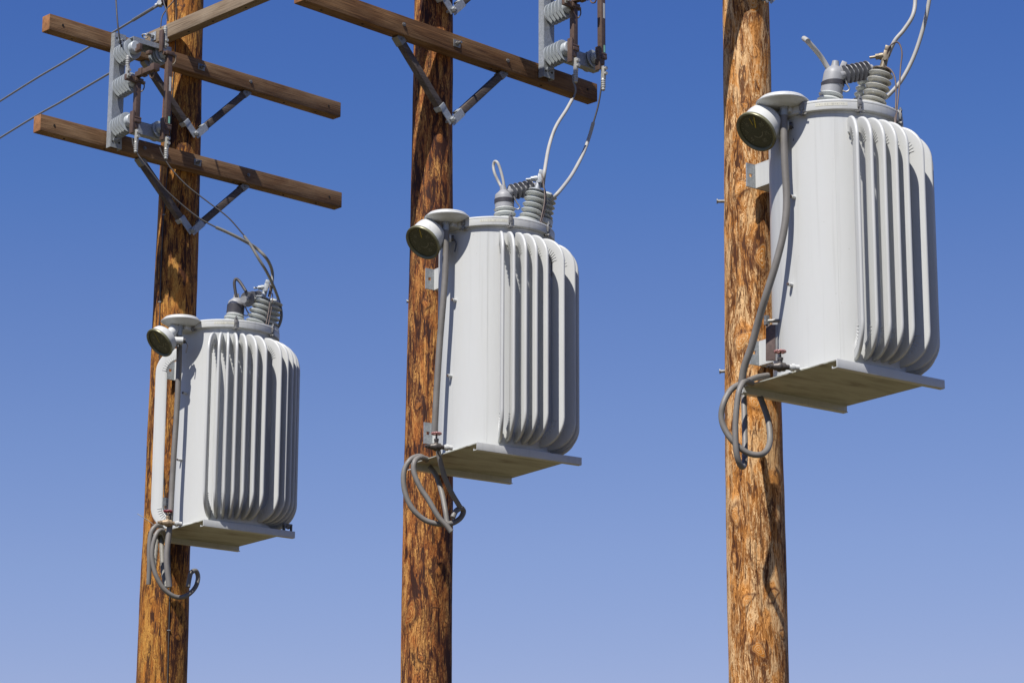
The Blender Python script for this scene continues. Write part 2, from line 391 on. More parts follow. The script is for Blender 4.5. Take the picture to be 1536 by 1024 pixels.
# ------------------------------------------------------------------ ground (out of frame, lights the undersides)
def ground():
    bm = new(); N = 60; S = 3000.0; vs = []
    for i in range(N + 1):
        for j in range(N + 1):
            a = (i / N * 2 - 1); b_ = (j / N * 2 - 1)
            x = math.copysign(abs(a) ** 3, a) * S; y = math.copysign(abs(b_) ** 3, b_) * S
            vs.append(bm.verts.new((x, y, 0.0)))
    for i in range(N):
        for j in range(N):
            k = i * (N + 1) + j; bm.faces.new((vs[k], vs[k + N + 1], vs[k + N + 2], vs[k + 1]))
    m, t, b = mat('dry_grass_ground')
    tc = nd(t, 'ShaderNodeTexCoord'); o_ = tc.outputs['Object']
    n = noi(t, o_, 0.35, 8, 0.6); n2 = noi(t, o_, 9, 5, 0.7)
    c = mix(t, ramp(t, n, [(0.35, 0.0), (0.65, 1.0)]), (0.085, 0.068, 0.026), (0.13, 0.10, 0.045))
    c = mix(t, ramp(t, n2, [(0.4, 0.0), (0.7, 0.6)]), c, (0.06, 0.055, 0.02))
    t.links.new(c, b.inputs['Base Color']); b.inputs['Roughness'].default_value = 0.95
    bump(t, b, n2, 0.6, 0.05)
    o = obj('ground', bm, m); o['kind'] = 'structure'
ground()

# ------------------------------------------------------------------ utility poles
POLES = {1: (-2.378, 18.62), 2: (-0.505, 16.33), 3: (1.300, 14.338)}
PROF = {1: [(0, .400), (1.6 + 2.4, .349), (4.95, .328), (6.6, .306), (6.96, .297), (8.96, .261), (9.6, .255)],
        2: [(0, .350), (3.7, .306), (4.95, .298), (6.73, .262), (8.06, .243), (9.6, .235)],
        3: [(0, .345), (3.46, .318), (4.98, .306), (6.38, .268), (7.28, .256), (9.6, .245)]}
KNOTS = {1: [((272, 22), .9), ((290, 95), .6), ((283, 330), .7), ((278, 370), .5), ((222, 760), .6), ((232, 905), .8), ((262, 640), .8), ((226, 660), .5), ((243, 560), .6), ((270, 960), .6), ((238, 990), .5)],
         2: [((660, 215), .9), ((640, 465), 1.2), ((629, 615), 1.1), ((618, 925), 1.35), ((625, 560), .5), ((660, 860), .8), ((668, 940), .8), ((612, 760), .6), ((664, 150), .8), ((640, 90), .7), ((634, 992), .9), ((655, 270), .7)],
         3: [((1125, 12), 1.2), ((1091, 45), .9), ((1129, 92), .7), ((1115, 170), .8), ((1109, 291), 1.6), ((1137, 397), 1.1), ((1093, 447), .8), ((1110, 520), 1.1), ((1128, 613), .8), ((1096, 690), .6), ((1166, 720), 1.0), ((1101, 778), .8), ((1100, 842), .9), ((1117, 906), 1.1), ((1156, 898), 1.1), ((1171, 955), .9), ((1134, 980), .9)]}
def radius(k, z):
    p = PROF[k]
    for (a, da), (b, db) in zip(p, p[1:]):
        if z <= b: return (da + (db - da) * (z - a) / (b - a)) / 2
    return p[-1][1] / 2
def make_pole(k, wmat, label):
    X, Y = POLES[k]
    o = thing('utility_pole', label, 'utility pole', (X, Y, 0), 0, 'wooden utility poles standing in a row')
    kn = []
    for (px, py), s in KNOTS[k]:
        p = at(px, py, Y); r = radius(k, p.z); dx = max(-0.95, min(0.95, (p.x - X) / r))
        th = math.asin(dx)                   # 0 = facing the camera
        kn.append((th * r, p.z, s * (1.12 if k == 3 else .95) * (1.35 if int(px * 7) % 3 == 0 else .8)))
    rnd = random.Random(k * 7)
    for _ in range(14): kn.append((rnd.uniform(1.6, 4.6) * 0.15, rnd.uniform(0.5, 9.3), rnd.uniform(.5, 1)))
    SEG = 96; zs = [0.0]
    while zs[-1] < 9.55: zs.append(zs[-1] + (0.10 if zs[-1] < 3.2 else 0.018 if zs[-1] < 9.1 else 0.1))
    bm = new(); uvl = bm.loops.layers.uv.new('grain'); kl = bm.verts.layers.float.new('knot')
    rings = []; info = {}
    for z in zs:
        ring = []; r = radius(k, z)
        for i in range(SEG):
            th = 2 * math.pi * i / SEG - math.pi; u = th * r; best = 0.0; du = 0.0; h = 0.0
            for ku, kz, s in kn:
                dz = z - kz
                if abs(dz) > 0.35: continue
                dd = u - ku; lim = 0.021 * s
                ka = math.atan2(dz, dd); d = math.sqrt(dd * dd + (dz * 0.72) ** 2) * (1 + .26 * math.sin(2 * ka + ku * 40) + .17 * math.sin(3 * ka + kz * 9) + .08 * math.sin(7 * ka + kz * 31))
                g = math.exp(-(dz / (0.085 * s)) ** 2) * math.exp(-(dd / (0.05 * s)) ** 2)
                du -= dd * 0.62 * g
                best = max(best, 1 - d / (lim * 2.2))
                h += 0.0055 * s * math.exp(-(d / (lim * 1.25)) ** 2)
            wob = noise.noise(Vector((math.cos(th) * 2.2, math.sin(th) * 2.2, z * 1.6 + k * 9))) * 0.0042
            flk = noise.noise(Vector((math.cos(th) * 9, math.sin(th) * 9, z * 5.5 + k * 5))) * 0.0016
            rr = r + h + wob + flk
            sw = noise.noise(Vector((k * 3.3, z * 0.35, 0))) * 0.006
            v = bm.verts.new((rr * math.sin(th) + sw, -rr * math.cos(th), z)); v[kl] = max(0.0, best)
            info[v] = (u + du, z); ring.append(v)
        rings.append(ring)
    for a, b in zip(rings, rings[1:]):
        for i in range(SEG):
            j = (i + 1) % SEG; f = bm.faces.new((a[i], a[j], b[j], b[i]))
            for l in f.loops:
                u, z = info[l.vert]
                if j == 0 and l.vert in (a[j], b[j]): u = math.pi * radius(k, z)
                l[uvl].uv = (u, z)
    bm.faces.new(rings[-1])
    sh = obj('pole_shaft', bm, wmat, o, 80)
    return o
p1 = make_pole(1, W1, 'amber brown wooden pole behind the leftmost transformer, with a staple-fixed ground wire')
p2 = make_pole(2, W2, 'dark red-brown knotty wooden pole behind the middle transformer')
p3 = make_pole(3, W3, 'pale peeling wooden pole behind the largest, rightmost transformer')

def on_pole(k, px, py, off=0.0):             # point on the camera side of a pole, in the pole's own frame
    X, Y = POLES[k]; p = at(px, py, Y); r = radius(k, p.z)
    d = max(-.98, min(.98, (p.x - X) / r)); th = math.asin(d)
    return Vector(((r + off) * math.sin(th), -(r + off) * math.cos(th), p.z))
bm = new()
tube(bm, [on_pole(1, x, y, .006) for x, y in [(268, -60), (268, 5), (267, 60), (266, 100), (264, 125), (260, 200), (254, 280), (249, 340), (246, 400), (244, 470), (243, 520), (247, 640), (252, 760), (259, 830), (258, 920), (255, 1040)]], .0035, 6, n=6)
bm2 = new()
for x, y in [(267, 60), (262, 160), (250, 330), (244, 460), (256, 800), (257, 950)]:
    p = on_pole(1, x, y, .008); box(bm2, p.x - .011, p.x + .011, p.y - .003, p.y + .004, p.z - .003, p.z + .003)
obj('ground_wire', bm, WIRE, p1)
obj('wire_staple', bm2, GALV_D, p1)
def stub(k, pk, pts):
    bm = new()
    for (a, b) in pts:
        X, Y = POLES[k]; p = at(a[0], a[1], Y) - Vector((X, Y, 0)); q = at(b[0], b[1], Y) - Vector((X, Y, 0))
        cyl(bm, p + (p - q) * -2.0, p, .009, 10); cyl(bm, p, p + (q - p) * .1, .014, 6)
    obj('bolt_end', bm, GALV_D, pk)
stub(3, p3, [((1075, 302), (1090, 302)), ])
stub(3, p3, [((1079, 557), (1094, 556)), ])
stub(2, p2, [((610, 452), (616, 452)), ])

# ------------------------------------------------------------------ crossarms
def frame_rot(a): return R_(90 - a)
def make_arm(k, az, ztop, hgt, label, wmat, front=-.215, xl=-1.30, xr=1.31, group='wooden crossarms with V braces'):
    X, Y = POLES[k]; zc = ztop - hgt / 2 + EYE
    o = thing('crossarm', label, 'crossarm', (X, Y, zc), frame_rot(az), group)
    bm = new(); d = .09; h = hgt / 2
    box(bm, xl, xr, front, front + d, -h, h, bev=.006)
    for f in bm.faces:
        if abs(f.normal.x) > .9: f.material_index = 1
    nn = [v for v in bm.verts]
    for v in nn:                              # slightly uneven sawn timber
        v.co.z += noise.noise(Vector((v.co.x * 2, k, ztop))) * .002
    obj('timber', bm, [wmat, ENDG], o)
    bm = new()
    for x in (-1.19, -.62, .62 if False else .66, 1.19):
        if x in (-1.19, 1.19): lathe(bm, [(.0085, 0), (.0085, .004)], 14, Matrix.Translation((x, front + .0015, 0)) @ Matrix.Rotation(R_(90), 4, 'X'))
    for x in (-1.08, -.75, .35, .80, 1.10):
        lathe(bm, [(.007, 0), (.007, .004)], 12, Matrix.Translation((x, front + .045, -h + .0012)) @ Matrix.Rotation(R_(180), 4, 'X'))
    obj('bolt_hole', bm, HOLE, o)
    bm = new()
    for x in (0.0,):                          # square washer and through bolt
        box(bm, x - .03, x + .03, front - .005, front, -.024, .024, bev=.001)
        hexnut(bm, (x, front - .005, 0), (x, front - .018, 0), .015); cyl(bm, (x, front, 0), (x, front - .045, 0), .009, 10)
    for x in (-.45, .45):
        cyl(bm, (x, front, .005), (x, front - .006, .005), .013, 12); cyl(bm, (x, front, .005), (x, front - .014, .005), .006, 8)
    obj('through_bolt', bm, GALV_D, o)
    yb = -.165; zt = -h; zb = -h - .435
    for s in (-1, 1):
        a = Vector((s * .455, yb, zt - .005)); b = Vector((s * .012, yb + .012, zb))
        u = (b - a).normalized()
        bm = new(); bar(bm, a + u * .02, b - u * .09, .045, .045, 0, .003)
        # axis(): make stick
        br = obj('brace', bm, BRACE, o)
        bm = new(); bar(bm, a - u * .015, a + u * .05, .052, .052, 0, .002)
        tube(bm, [a + u * .02 + Vector((0, -.035, 0)), a + u * .02 + Vector((0, .03, 0))], .005, 8, False)
        obj('upper_strap', bm, GALV_D, br)
        bm = new(); bar(bm, b - u * .115, b - u * .08, .056, .054, 0, .002)
        bar(bm, b - u * .085 + Vector((0, -.008 - .004 * (s > 0), 0)), b + u * .02 + Vector((0, -.008 - .004 * (s > 0), 0)), .050, .0055, R_(0)) if False else None
        yy = -.008 - .006 * (s > 0)
        n = Vector((0, 1, 0)); side = u.cross(n).normalized()
        M = Matrix.Translation(b - u * .10 + Vector((0, yy - .012, 0))) @ Matrix((side, n, -side.cross(n) * -1)).transposed().to_4x4()
        L = .125
        P = [b - u * .10, b + u * .022]
        for (q0, q1) in ((P[0], P[1]),):
            vv = []
            for q in (q0, q1):
                for sg in (-1, 1):
                    for dy in (0, .005): vv.append(bm.verts.new(q + side * sg * .026 + Vector((0, yy - .018 + dy, 0))))
            for idx in ((0, 1, 3, 2), (4, 6, 7, 5), (0, 4, 5, 1), (2, 3, 7, 6), (0, 2, 6, 4), (1, 5, 7, 3)): bm.faces.new([vv[i] for i in idx])
        obj('lower_strap', bm, GALV, br)
    bm = new()
    hexnut(bm, (0, yb - .018, zb - .0), (0, yb - .040, zb), .018); cyl(bm, (0, yb + .06, zb), (0, yb - .05, zb), .009, 10)
    obj('brace_bolt', bm, GALV, o)
    return o
make_arm(1, 46.2, 6.842, .115, 'upper brown crossarm on the leftmost pole, with V braces below', ARM)
make_arm(1, 48.0, 6.126, .117, 'lower brown crossarm on the leftmost pole, just above the smallest transformer', ARM)
make_arm(2, 45.3, 6.168, .124, 'red-brown grained crossarm on the middle pole, carrying the right fuse switch at its end', ARM2, xl=-1.26, xr=1.285)
make_arm(2, 45.3, 6.90, .124, 'top crossarm on the middle pole, only its brace and underside showing at the frame edge', ARM2, xl=-1.26, xr=1.285)
make_arm(3, 49.0, 6.19, .118, 'lower crossarm at the top of the rightmost pole, above the frame', ARM2)
make_arm(3, 49.0, 6.92, .118, 'upper crossarm at the top of the rightmost pole, above the frame', ARM2)

def make_beam():
    X, Y = POLES[1]; zc = 7.035 + EYE
    o = thing('tie_beam', 'grey-tan sawn beam rising to the right across the top of the leftmost pole', 'beam', (X, Y, zc), frame_rot(46.2))
    bm = new(); box(bm, -.225, -.145, -6.6, .17, -.052, .052, Matrix.Identity(4), .005)
    ob = obj('timber', bm, [BEAM, ENDG], o)
    # grain runs along y: rotate mesh data so that object x is the long axis
    for v in ob.data.vertices: v.co = Vector((-v.co.y, v.co.x, v.co.z))
    ob.rotation_euler = (0, 0, R_(-90))
    bm = new()
    for y in (-.30, -.58, -.95, -1.3, -1.7):
        lathe(bm, [(.008, 0), (.008, .004)], 12, Matrix.Translation((-.185, y, -.0508)) @ Matrix.Rotation(R_(180), 4, 'X'))
    obj('bolt_hole', bm, HOLE, o)
    bm = new()
    box(bm, -.232, -.226, .03, .09, -.035, .03, bev=.001); hexnut(bm, (-.232, .06, 0), (-.250, .06, 0), .018)
    cyl(bm, (-.226, .06, 0), (-.285, .06, .006), .009, 10)
    tube(bm, [(-.25, .075, .0), (-.275, .10, .012), (-.27, .14, .02), (-.25, .15, .01), (-.24, .12, 0)], .006, 8)
    obj('eye_bolt', bm, GALV, o)
make_beam()

# ------------------------------------------------------------------ fuse switches
def ins_bm(L, rad, n, M):  # sheds with undercut fronts
    bm = new(); prof = [(0.030, -.006), (rad * .62, 0.0)]
    z0 = .004; pitch = (L - .045) / n
    for i in range(n):
        z = z0 + i * pitch
        prof += [(rad * .42, z), (rad * .55, z + pitch * .30), (rad * .96, z + pitch * .62), (rad, z + pitch * .70), (rad, z + pitch * .84), (rad * .93, z + pitch * .86), (rad * .46, z + pitch * .62), (rad * .42, z + pitch * .70)]
    z = z0 + n * pitch
    prof += [(rad * .62, z + .002), (rad * .62, L - .006), (rad * .55, L), (0, L)]
    lathe(bm, prof, 36, M); return bm
def make_switch(k, az, x, z0, label):
    X, Y = POLES[k]; rz = frame_rot(az)
    loc = Vector((X, Y, 0)) + Matrix.Rotation(rz, 3, 'Z') @ Vector((x, -.217, 0)); loc.z = z0 + EYE
    o = thing('fuse_switch', label, 'fuse switch', loc, rz, 'fuse switches on galvanised channels')
    H = .835
    bm = new()                               # C channel: web in front, flanges back to the arms
    box(bm, -.047, .047, -.052, -.046, 0, H); box(bm, -.0475, -.0415, -.0455, -.002, 0, H); box(bm, .0415, .0475, -.0455, -.002, 0, H)
    obj('mounting_channel', bm, GALV, o, 30)
    bm = new()
    for z in (.055, H - .055):
        cyl(bm, (-.008, -.052, z), (-.008, -.058, z), .016, 16); hexnut(bm, (-.008, -.058, z), (-.008, -.070, z), .012); cyl(bm, (-.008, -.06, z), (-.008, -.10, z), .006, 10)
    obj('mounting_bolt', bm, GALV, o)
    bm = new()
    for z in (.04, H - .04):
        for xx in (-.03, .025): lathe(bm, [(.007, 0), (.007, .002)], 12, Matrix.Translation((xx, -.0523, z)) @ Matrix.Rotation(R_(90), 4, 'X'))
    obj('bolt_hole', bm, HOLE, o)
    A = Matrix.Rotation(R_(90), 4, 'X')       # +Z -> -Y
    def put(xx, yy, z, L, tilt=6, rad=.072, n=5):
        M = Matrix.Translation((xx, yy, z)) @ Matrix.Rotation(R_(-tilt), 4, 'X') @ A
        obj('insulator', ins_bm(L, rad, n, M), POLY, o)
    put(-.005, -.052, .135, .19); put(.0, -.052, .425, .20); put(.0, -.052, .665, .20)
    XB = .245
    put(XB, -.115, .140, .15, rad=.062, n=4); put(XB, -.115, .690, .15, rad=.062, n=4)
    for z, nm in ((.105, 0), (.700, 1)):      # short side channels that carry the second column
        bm = new()
        if nm == 0:
            box(bm, .03, .31, -.205, -.199, z - .02, z + .07); box(bm, .03, .31, -.198, -.15, z - .02, z - .014); box(bm, .03, .31, -.198, -.15, z + .064, z + .07)
        else:
            box(bm, -.02, .30, -.235, -.165, z + .055, z + .061); box(bm, -.02, .30, -.165, -.159, z + .0, z + .061); box(bm, -.02, .30, -.241, -.235, z + .025, z + .061)
        obj('side_channel', bm, GALV, o, 30)
    # fuse tubes
    def tube_part(xx, yy, z1, z2, lab=None):
        bm = new(); box(bm, xx - .019, xx + .019, yy - .019, yy + .019, z1, z2, bev=.003)
        box(bm, xx - .026, xx + .026, yy - .026, yy + .022, z1 - .006, z1 + .018, bev=.003)
        f = obj('fuse_tube', bm, BROWN, o)
        bm = new()
        box(bm, xx - .036, xx + .030, yy - .03, yy + .03, z2 - .012, z2 + .014, bev=.003)
        box(bm, xx - .012, xx + .012, yy - .004, yy + .055, z2 - .004, z2 + .02, bev=.002)
        box(bm, xx + .03, xx + .058, yy - .012, yy + .012, z2 - .012, z2 + .008, bev=.002)
        cyl(bm, (xx - .05, yy, z2), (xx - .03, yy, z2), .014, 12)
        obj('top_clip', bm, BROWN, f)
        bm = new()
        tube(bm, [(xx + .022, yy - .02, z2 - .012), (xx + .038, yy - .022, z2 - .012), (xx + .040, yy - .024, z2 - .040), (xx + .034, yy - .024, z2 - .058), (xx + .022, yy - .022, z2 - .075), (xx + .016, yy - .02, z2 - .078)], .0045, 8)
        obj('pull_hook', bm, BRASS, f)
        bm = new()
        box(bm, xx - .040, xx - .024, yy - .02, yy + .02, z1 - .085, z1 + .075, bev=.002)
        box(bm, xx - .024, xx + .012, yy - .018, yy + .015, z1 - .045, z1 + .045, bev=.004)
        cyl(bm, (xx - .03, yy - .01, z1 + .03), (xx + .03, yy - .01, z1 + .03), .011, 10)
        cyl(bm, (xx - .012, yy + .0, z1 + .01), (xx - .012, yy + .06, z1 + .01), .017, 10)
        obj('bottom_contact', bm, BROWN, f)
        if lab:
            bm = new(); box(bm, xx + .0192, xx + .0200, yy - .014, yy + .014, z1 + (z2 - z1) * .50, z1 + (z2 - z1) * .69)
            box(bm, xx - .003, xx + .014, yy - .0200, yy - .0192, z1 + (z2 - z1) * .50, z1 + (z2 - z1) * .69)
            obj('sticker', bm, STICK, f)
            bm = new(); box(bm, xx + .0192, xx + .0200, yy - .012, yy + .012, z1 + .04, z1 + .10)
            box(bm, xx + .0, xx + .014, yy - .0200, yy - .0192, z1 + .04, z1 + .09)
            obj('sticker', bm, STICKG, f)
    tube_part(.012, -.262, .135, .435)
    tube_part(XB + .012, -.275, .140, .690, True)
    bm = new()                                # brown arms reaching forward from the middle and top insulators
    box(bm, -.02, .02, -.48, -.27, .455, .49, bev=.003)
    box(bm, -.03, .028, -.36, -.32, .448, .500, bev=.003)
    box(bm, -.026, .026, -.50, -.455, .448, .498, bev=.003)
    box(bm, -.10, .02, -.285, -.262, .415, .455, bev=.003)
    box(bm, -.012, .010, -.30, -.24, .642, .672, bev=.003); box(bm, -.03, -.005, -.33, -.29, .638, .685, bev=.003)
    box(bm, .05, .08, -.33, -.29, .630, .655, bev=.003)
    tube(bm, [(.0, -.42, .45), (.0, -.43, .415), (.0, -.46, .405), (.0, -.475, .43), (0, -.47, .45)], .005, 8)
    obj('switch_arm', bm, BROWN, o)
    def lug(xx, yy, z, up):
        s = 1 if up else -1; bm = new()
        box(bm, xx - .010, xx + .010, yy - .016, yy + .012, min(z, z + s * .09), max(z, z + s * .09), bev=.003)
        for q in (.02, .055): cyl(bm, (xx, yy - .016, z + s * q), (xx, yy - .032, z + s * q), .011, 10)
        pr = [(.013, 0)]
        for i in range(4): pr += [(.0155, .006 + i * .015), (.0155, .014 + i * .015), (.0125, .016 + i * .015), (.0125, .019 + i * .015)]
        pr += [(.0135, .075), (.009, .082)]
        lathe(bm, pr, 14, Matrix.Translation((xx, yy, z + s * .085)) @ (Matrix.Identity(4) if up else Matrix.Rotation(R_(180), 4, 'X')))
        obj('terminal_lug', bm, STEELW, o)
    lug(.004, -.285, .075, False); lug(XB + .002, -.298, .080, False)
    lug(-.085, -.275, .425, True); lug(XB - .012, -.255, .730, True)
    bm = new(); box(bm, XB - .05, XB - .035, -.275, -.235, .70, .86, bev=.003); obj('contact_plate', bm, BROWN, o)
    return o
STEELW = simple('dull_tinned_metal', (0.38, 0.38, 0.355), 0.45, 0.3, (0.34, 0.33, 0.30), 0.6, 40)
make_switch(1, 47.0, -.735, 5.995, 'fuse switch with brown tubes on the left end of the leftmost pole arms')
make_switch(2, 45.3, .775, 6.065, 'fuse switch on the right end of the middle pole crossarm, cut by the top edge')

# ------------------------------------------------------------------ transformers
TFR = {3: ((1.706, 13.819), 53.5, -43.5), 2: ((-.106, 15.779), 55.5, -34.1), 1: ((-1.955, 18.149), 52.5, -31.2)}
PLZ = 3.35 + EYE
def local(k, px, py, tow=0.0):               # transformer frame, on a plane through the tank axis (tow = towards camera)
    (cx, cy), a, _ = TFR[k]; Cc = Vector((cx, cy)); u = Cc.normalized(); r = ray(px, py)
    t = (Cc.dot(u) - tow) / (r.x * u.x + r.y * u.y); P = Vector((0, 0, EYE)) + r * t
    A = R_(a); d = Vector((P.x - cx, P.y - cy))
    return Vector((d.dot(Vector((math.sin(A), math.cos(A)))), d.dot(Vector((-math.cos(A), math.sin(A)))), P.z - PLZ))
def pol(r, deg, z):                          # angle from the front (-y), positive towards +x
    return Vector((r * math.sin(R_(deg)), -r * math.cos(R_(deg)), z))
RT = .345
def fin_mesh():
    bm = new(); out = [(RT - .012, 1.335)]; cx = RT + .005; ra = .17
    for i in range(13):
        a = R_(90 - i * 7.5); out.append((cx + ra * math.cos(a), 1.165 + ra * math.sin(a)))
    for i in range(13):
        a = R_(-i * 7.5); out.append((cx + ra * math.cos(a), .205 + ra * math.sin(a)))
    out.append((RT - .012, .035)); rb = .084; inn = [(RT - .012, .133)]
    for i in range(13):
        a = R_(-90 + i * 7.5); inn.append((cx + rb * math.cos(a), .205 + rb * math.sin(a)))
    for i in range(13):
        a = R_(i * 7.5); inn.append((cx + rb * math.cos(a), 1.165 + rb * math.sin(a)))
    inn.append((RT - .012, 1.237))
    n = len(out); inn2 = inn[::-1]           # pair outer[i] with inner[i]
    def row(pts, x): return [bm.verts.new((x, -r, z)) for r, z in pts]
    h = .0095
    def lerp(a, b, t): return [(p[0] * (1 - t) + q[0] * t, p[1] * (1 - t) + q[1] * t) for p, q in zip(a, b)]
    secs = [(0, 0), (.02, h * .55), (.06, h * .9), (.12, h), (.86, h), (.93, h * .8), (1.0, h * .35)]
    loop = [(t, x) for t, x in secs] + [(t, -x) for t, x in secs[::-1][:-1]]
    rows = [row(lerp(out, inn2, t), x) for t, x in loop]
    for a, b in zip(rows, rows[1:] + rows[:1]):
        for i in range(n - 1): bm.faces.new((a[i], a[i + 1], b[i + 1], b[i]))
    bm.faces.new([r_[0] for r_ in rows]); bm.faces.new([r_[-1] for r_ in rows][::-1])
    for zc, s in ((1.165, 1), (.205, -1)):   # pressed creases round the tight inner bends
        for i in range(9):
            a = R_(8 + i * 9.2) * s
            for side in (-1, 1):
                ca, sa = math.cos(a), math.sin(a)
                p = Vector((side * (h + .0002), -(cx + (rb + .004) * ca), zc + (rb + .004) * sa)); q = Vector((side * (h + .0004), -(cx + (rb + .036) * ca), zc + (rb + .036) * sa))
                tube(bm, [p, p.lerp(q, .3), q], lambda t: .0046 * (1 - .5 * t), 6, False)
    me = bpy.data.meshes.new('cooling_fin'); bmesh.ops.recalc_face_normals(bm, faces=bm.faces[:]); bm.to_mesh(me); bm.free()
    me.materials.append(PAINT); me.shade_smooth(); me.set_sharp_from_angle(angle=R_(50)); return me
FIN = fin_mesh()

def bushing(par, base, top, n, rad, m, name='bushing', clamp=True):
    base, top = Vector(base), Vector(top); L = (top - base).length
    prof = [(rad * 1.15, -.03), (rad * 1.15, 0), (rad * .72, .006)]; pitch = (L - .012) / n
    for i in range(n):
        z = .008 + i * pitch; rr = rad * (1.04 - .05 * i / n)
        prof += [(rad * .60, z + pitch * .05), (rr * .80, z + pitch * .18), (rr * .98, z + pitch * .34), (rr, z + pitch * .46), (rr * .95, z + pitch * .58), (rr * .72, z + pitch * .68), (rad * .58, z + pitch * .85)]
    prof += [(rad * .52, L), (0, L)]
    bm = new(); lathe(bm, prof, 40, axis(base, top)); return obj(name, bm, m, par, 50)

def make_transformer(k, scale, label, fins, dphi, P):
    (cx, cy), a, camang = TFR[k]
    o = thing('pole_transformer', label, 'transformer', (cx, cy, PLZ), frame_rot(a), 'grey finned transformers hung on the poles')
    S = scale
    ra, rd = R_(camang), None
    right = Vector((math.cos(R_(camang)), math.sin(R_(camang)), 0)); tow = Vector((math.sin(R_(camang)), -math.cos(R_(camang)), 0))
    sc = Matrix.Scale(S, 4)
    def put(name, bm, m, par=None, ang=35, label=None):
        bmesh.ops.transform(bm, matrix=sc, verts=bm.verts[:]); return obj(name, bm, m, par or o, ang, label)
    # tank
    bm = new(); lathe(bm, [(RT + .004, 0), (RT + .004, .012), (RT, .016), (RT, 1.36), (RT + .004, 1.364), (RT + .004, 1.374)], 128)
    sa = -42.8 + dphi * .4
    for off in (0,):
        tube(bm, [pol(RT - .001, sa, .02), pol(RT - .001, sa, .7), pol(RT - .001, sa, 1.33)], .0022, 8, False)
    tank = put('tank', bm, PAINT, ang=30)
    # lid
    bm = new(); lathe(bm, [(RT - .01, 1.372), (.362, 1.372), (.369, 1.376), (.3705, 1.382), (.3705, 1.412), (.3685, 1.4145), (.3705, 1.417), (.3705, 1.424), (.366, 1.430), (.34, 1.433), (.30, 1.446), (0, 1.465)], 128)
    lid = put('lid', bm, PAINT_W, ang=30)
    for an in (-68.9 + dphi, -21.4 + dphi * .55, 27, 75, 123, 171, -141):
        bm = new(); M = Matrix.Rotation(R_(an), 4, 'Z')
        box(bm, -.013, .013, -.381, -.3705, 1.385, 1.432, M, .002); box(bm, -.007, .007, -.3835, -.3805, 1.398, 1.420, M, .001)
        box(bm, -.010, .010, -.385, -.350, 1.360, 1.372, M, .002)
        tf(bm, cyl(bm, (0, -.376, 1.352), (0, -.376, 1.452), .0055, 8), M); tf(bm, hexnut(bm, (0, -.376, 1.432), (0, -.376, 1.442), .010), M)
        tf(bm, cyl(bm, (-.028, -.372, 1.362), (.028, -.372, 1.362), .0045, 8), M)
        put('lid_clamp', bm, GALV_D, lid)
    bm = new(); segs = 14; a0, a1 = camang - 14 + 0, camang + 12      # worn strip with illegible marks on the rim
    vs = []
    for i in range(segs + 1):
        an = a0 + (a1 - a0) * i / segs; vs.append((bm.verts.new(pol(.3713, an, 1.393)), bm.verts.new(pol(.3713, an, 1.4115))))
    for p_, q_ in zip(vs, vs[1:]): bm.faces.new((p_[0], q_[0], q_[1], p_[1]))
    strip = put('worn_label', bm, SCUFF, lid)
    bm = new(); rnd = random.Random(5); an = a0 + 1.2
    while an < a1 - 1:
        wd = rnd.uniform(.25, .8); h0 = rnd.uniform(.0, .003)
        q = [bm.verts.new(pol(.3718, x, z)) for x, z in ((an, 1.398 + h0), (an + wd, 1.398 + h0), (an + wd, 1.407 - h0), (an, 1.407 - h0))]
        bm.faces.new(q); an += wd + rnd.uniform(.35, 1.6)
    put('faded_marks', bm, INK, strip)
    # base plate
    bm = new(); hp = P.get('hp', .368)
    box(bm, -hp, hp, -hp + .006, hp - .03, -.007, -.001)
    put('base_plate', bm, PLATE)
    bm = new(); box(bm, -hp, hp + .022, -hp - .001, -hp + .0055, -.043, .003, bev=.002); box(bm, -hp, hp + .022, -hp + .006, -hp + .034, -.043, -.0385)
    box(bm, -hp, -hp + .006, -hp + .034, -hp + .038, -.043, -.030)
    put('front_flange', bm, PAINT)
    bm = new(); box(bm, -hp - .004, hp - .002, hp - .030, hp - .024, -.036, .001); box(bm, -hp - .004, hp + .010, hp - .0235, hp + .012, -.040, -.0355)
    put('rear_flange', bm, PAINT)
    # fins
    for an in fins:
        f = bpy.data.objects.new('cooling_fin', FIN); C.objects.link(f); f.parent = o
        f.rotation_euler = (0, 0, R_(an)); f.scale = (S,) * 3
    # mounting brackets between tank and pole
    for z in (P['hz'][0], P['hz'][1]):
        bm = new(); h = .067
        box(bm, -.135, .135, .28, .475, z - h, z - h + .005); box(bm, -.135, .135, .28, .475, z + h - .005, z + h)
        box(bm, -.135, -.130, .28, .475, z - h + .0055, z + h - .0055); box(bm, .130, .135, .28, .475, z - h + .0055, z + h - .0055)
        hg = put('hanger_lug', bm, PAINT_W)
        bm = new()                           # slotted galvanised plate against the pole
        for (x0, x1, z0, z1) in ((-.195, -.178, -h, h), (-.155, .155, -h, h), (-.1775, -.1555, -h, -.010), (-.1775, -.1555, .010, h), (.1555, .195, -h, h)):
            box(bm, x0, x1, .476, .484, z + z0, z + z1)
        for x in (-.1,): cyl(bm, (x, .476, z), (x, .44, z), .010, 8)
        put('pole_bracket', bm, GALV, hg)
    # little studs with stained ends
    for z, dr in ((.93, 0), (.466, -5.2)):
        bm = new(); an = -80.8 + dphi + dr
        tube(bm, [pol(RT - .01, an, z), pol(RT + .028, an, z)], .010, 12, False); tube(bm, [pol(RT + .026, an, z), pol(RT + .034, an, z)], .007, 10, False, mi=1)
        put('stud', bm, [PAINT_W, RUST])
    # drain valve at the foot
    vp = P['valve']; vd = -right * .95 + tow * .3; vd.normalize()
    bm = new(); cyl(bm, vp - vd * .03, vp + vd * .022, .015, 16); cyl(bm, vp - vd * .004, vp + vd * .012, .020, 16)
    valve = put('drain_valve', bm, PAINT)
    bm = new(); c = vp + vd * .068
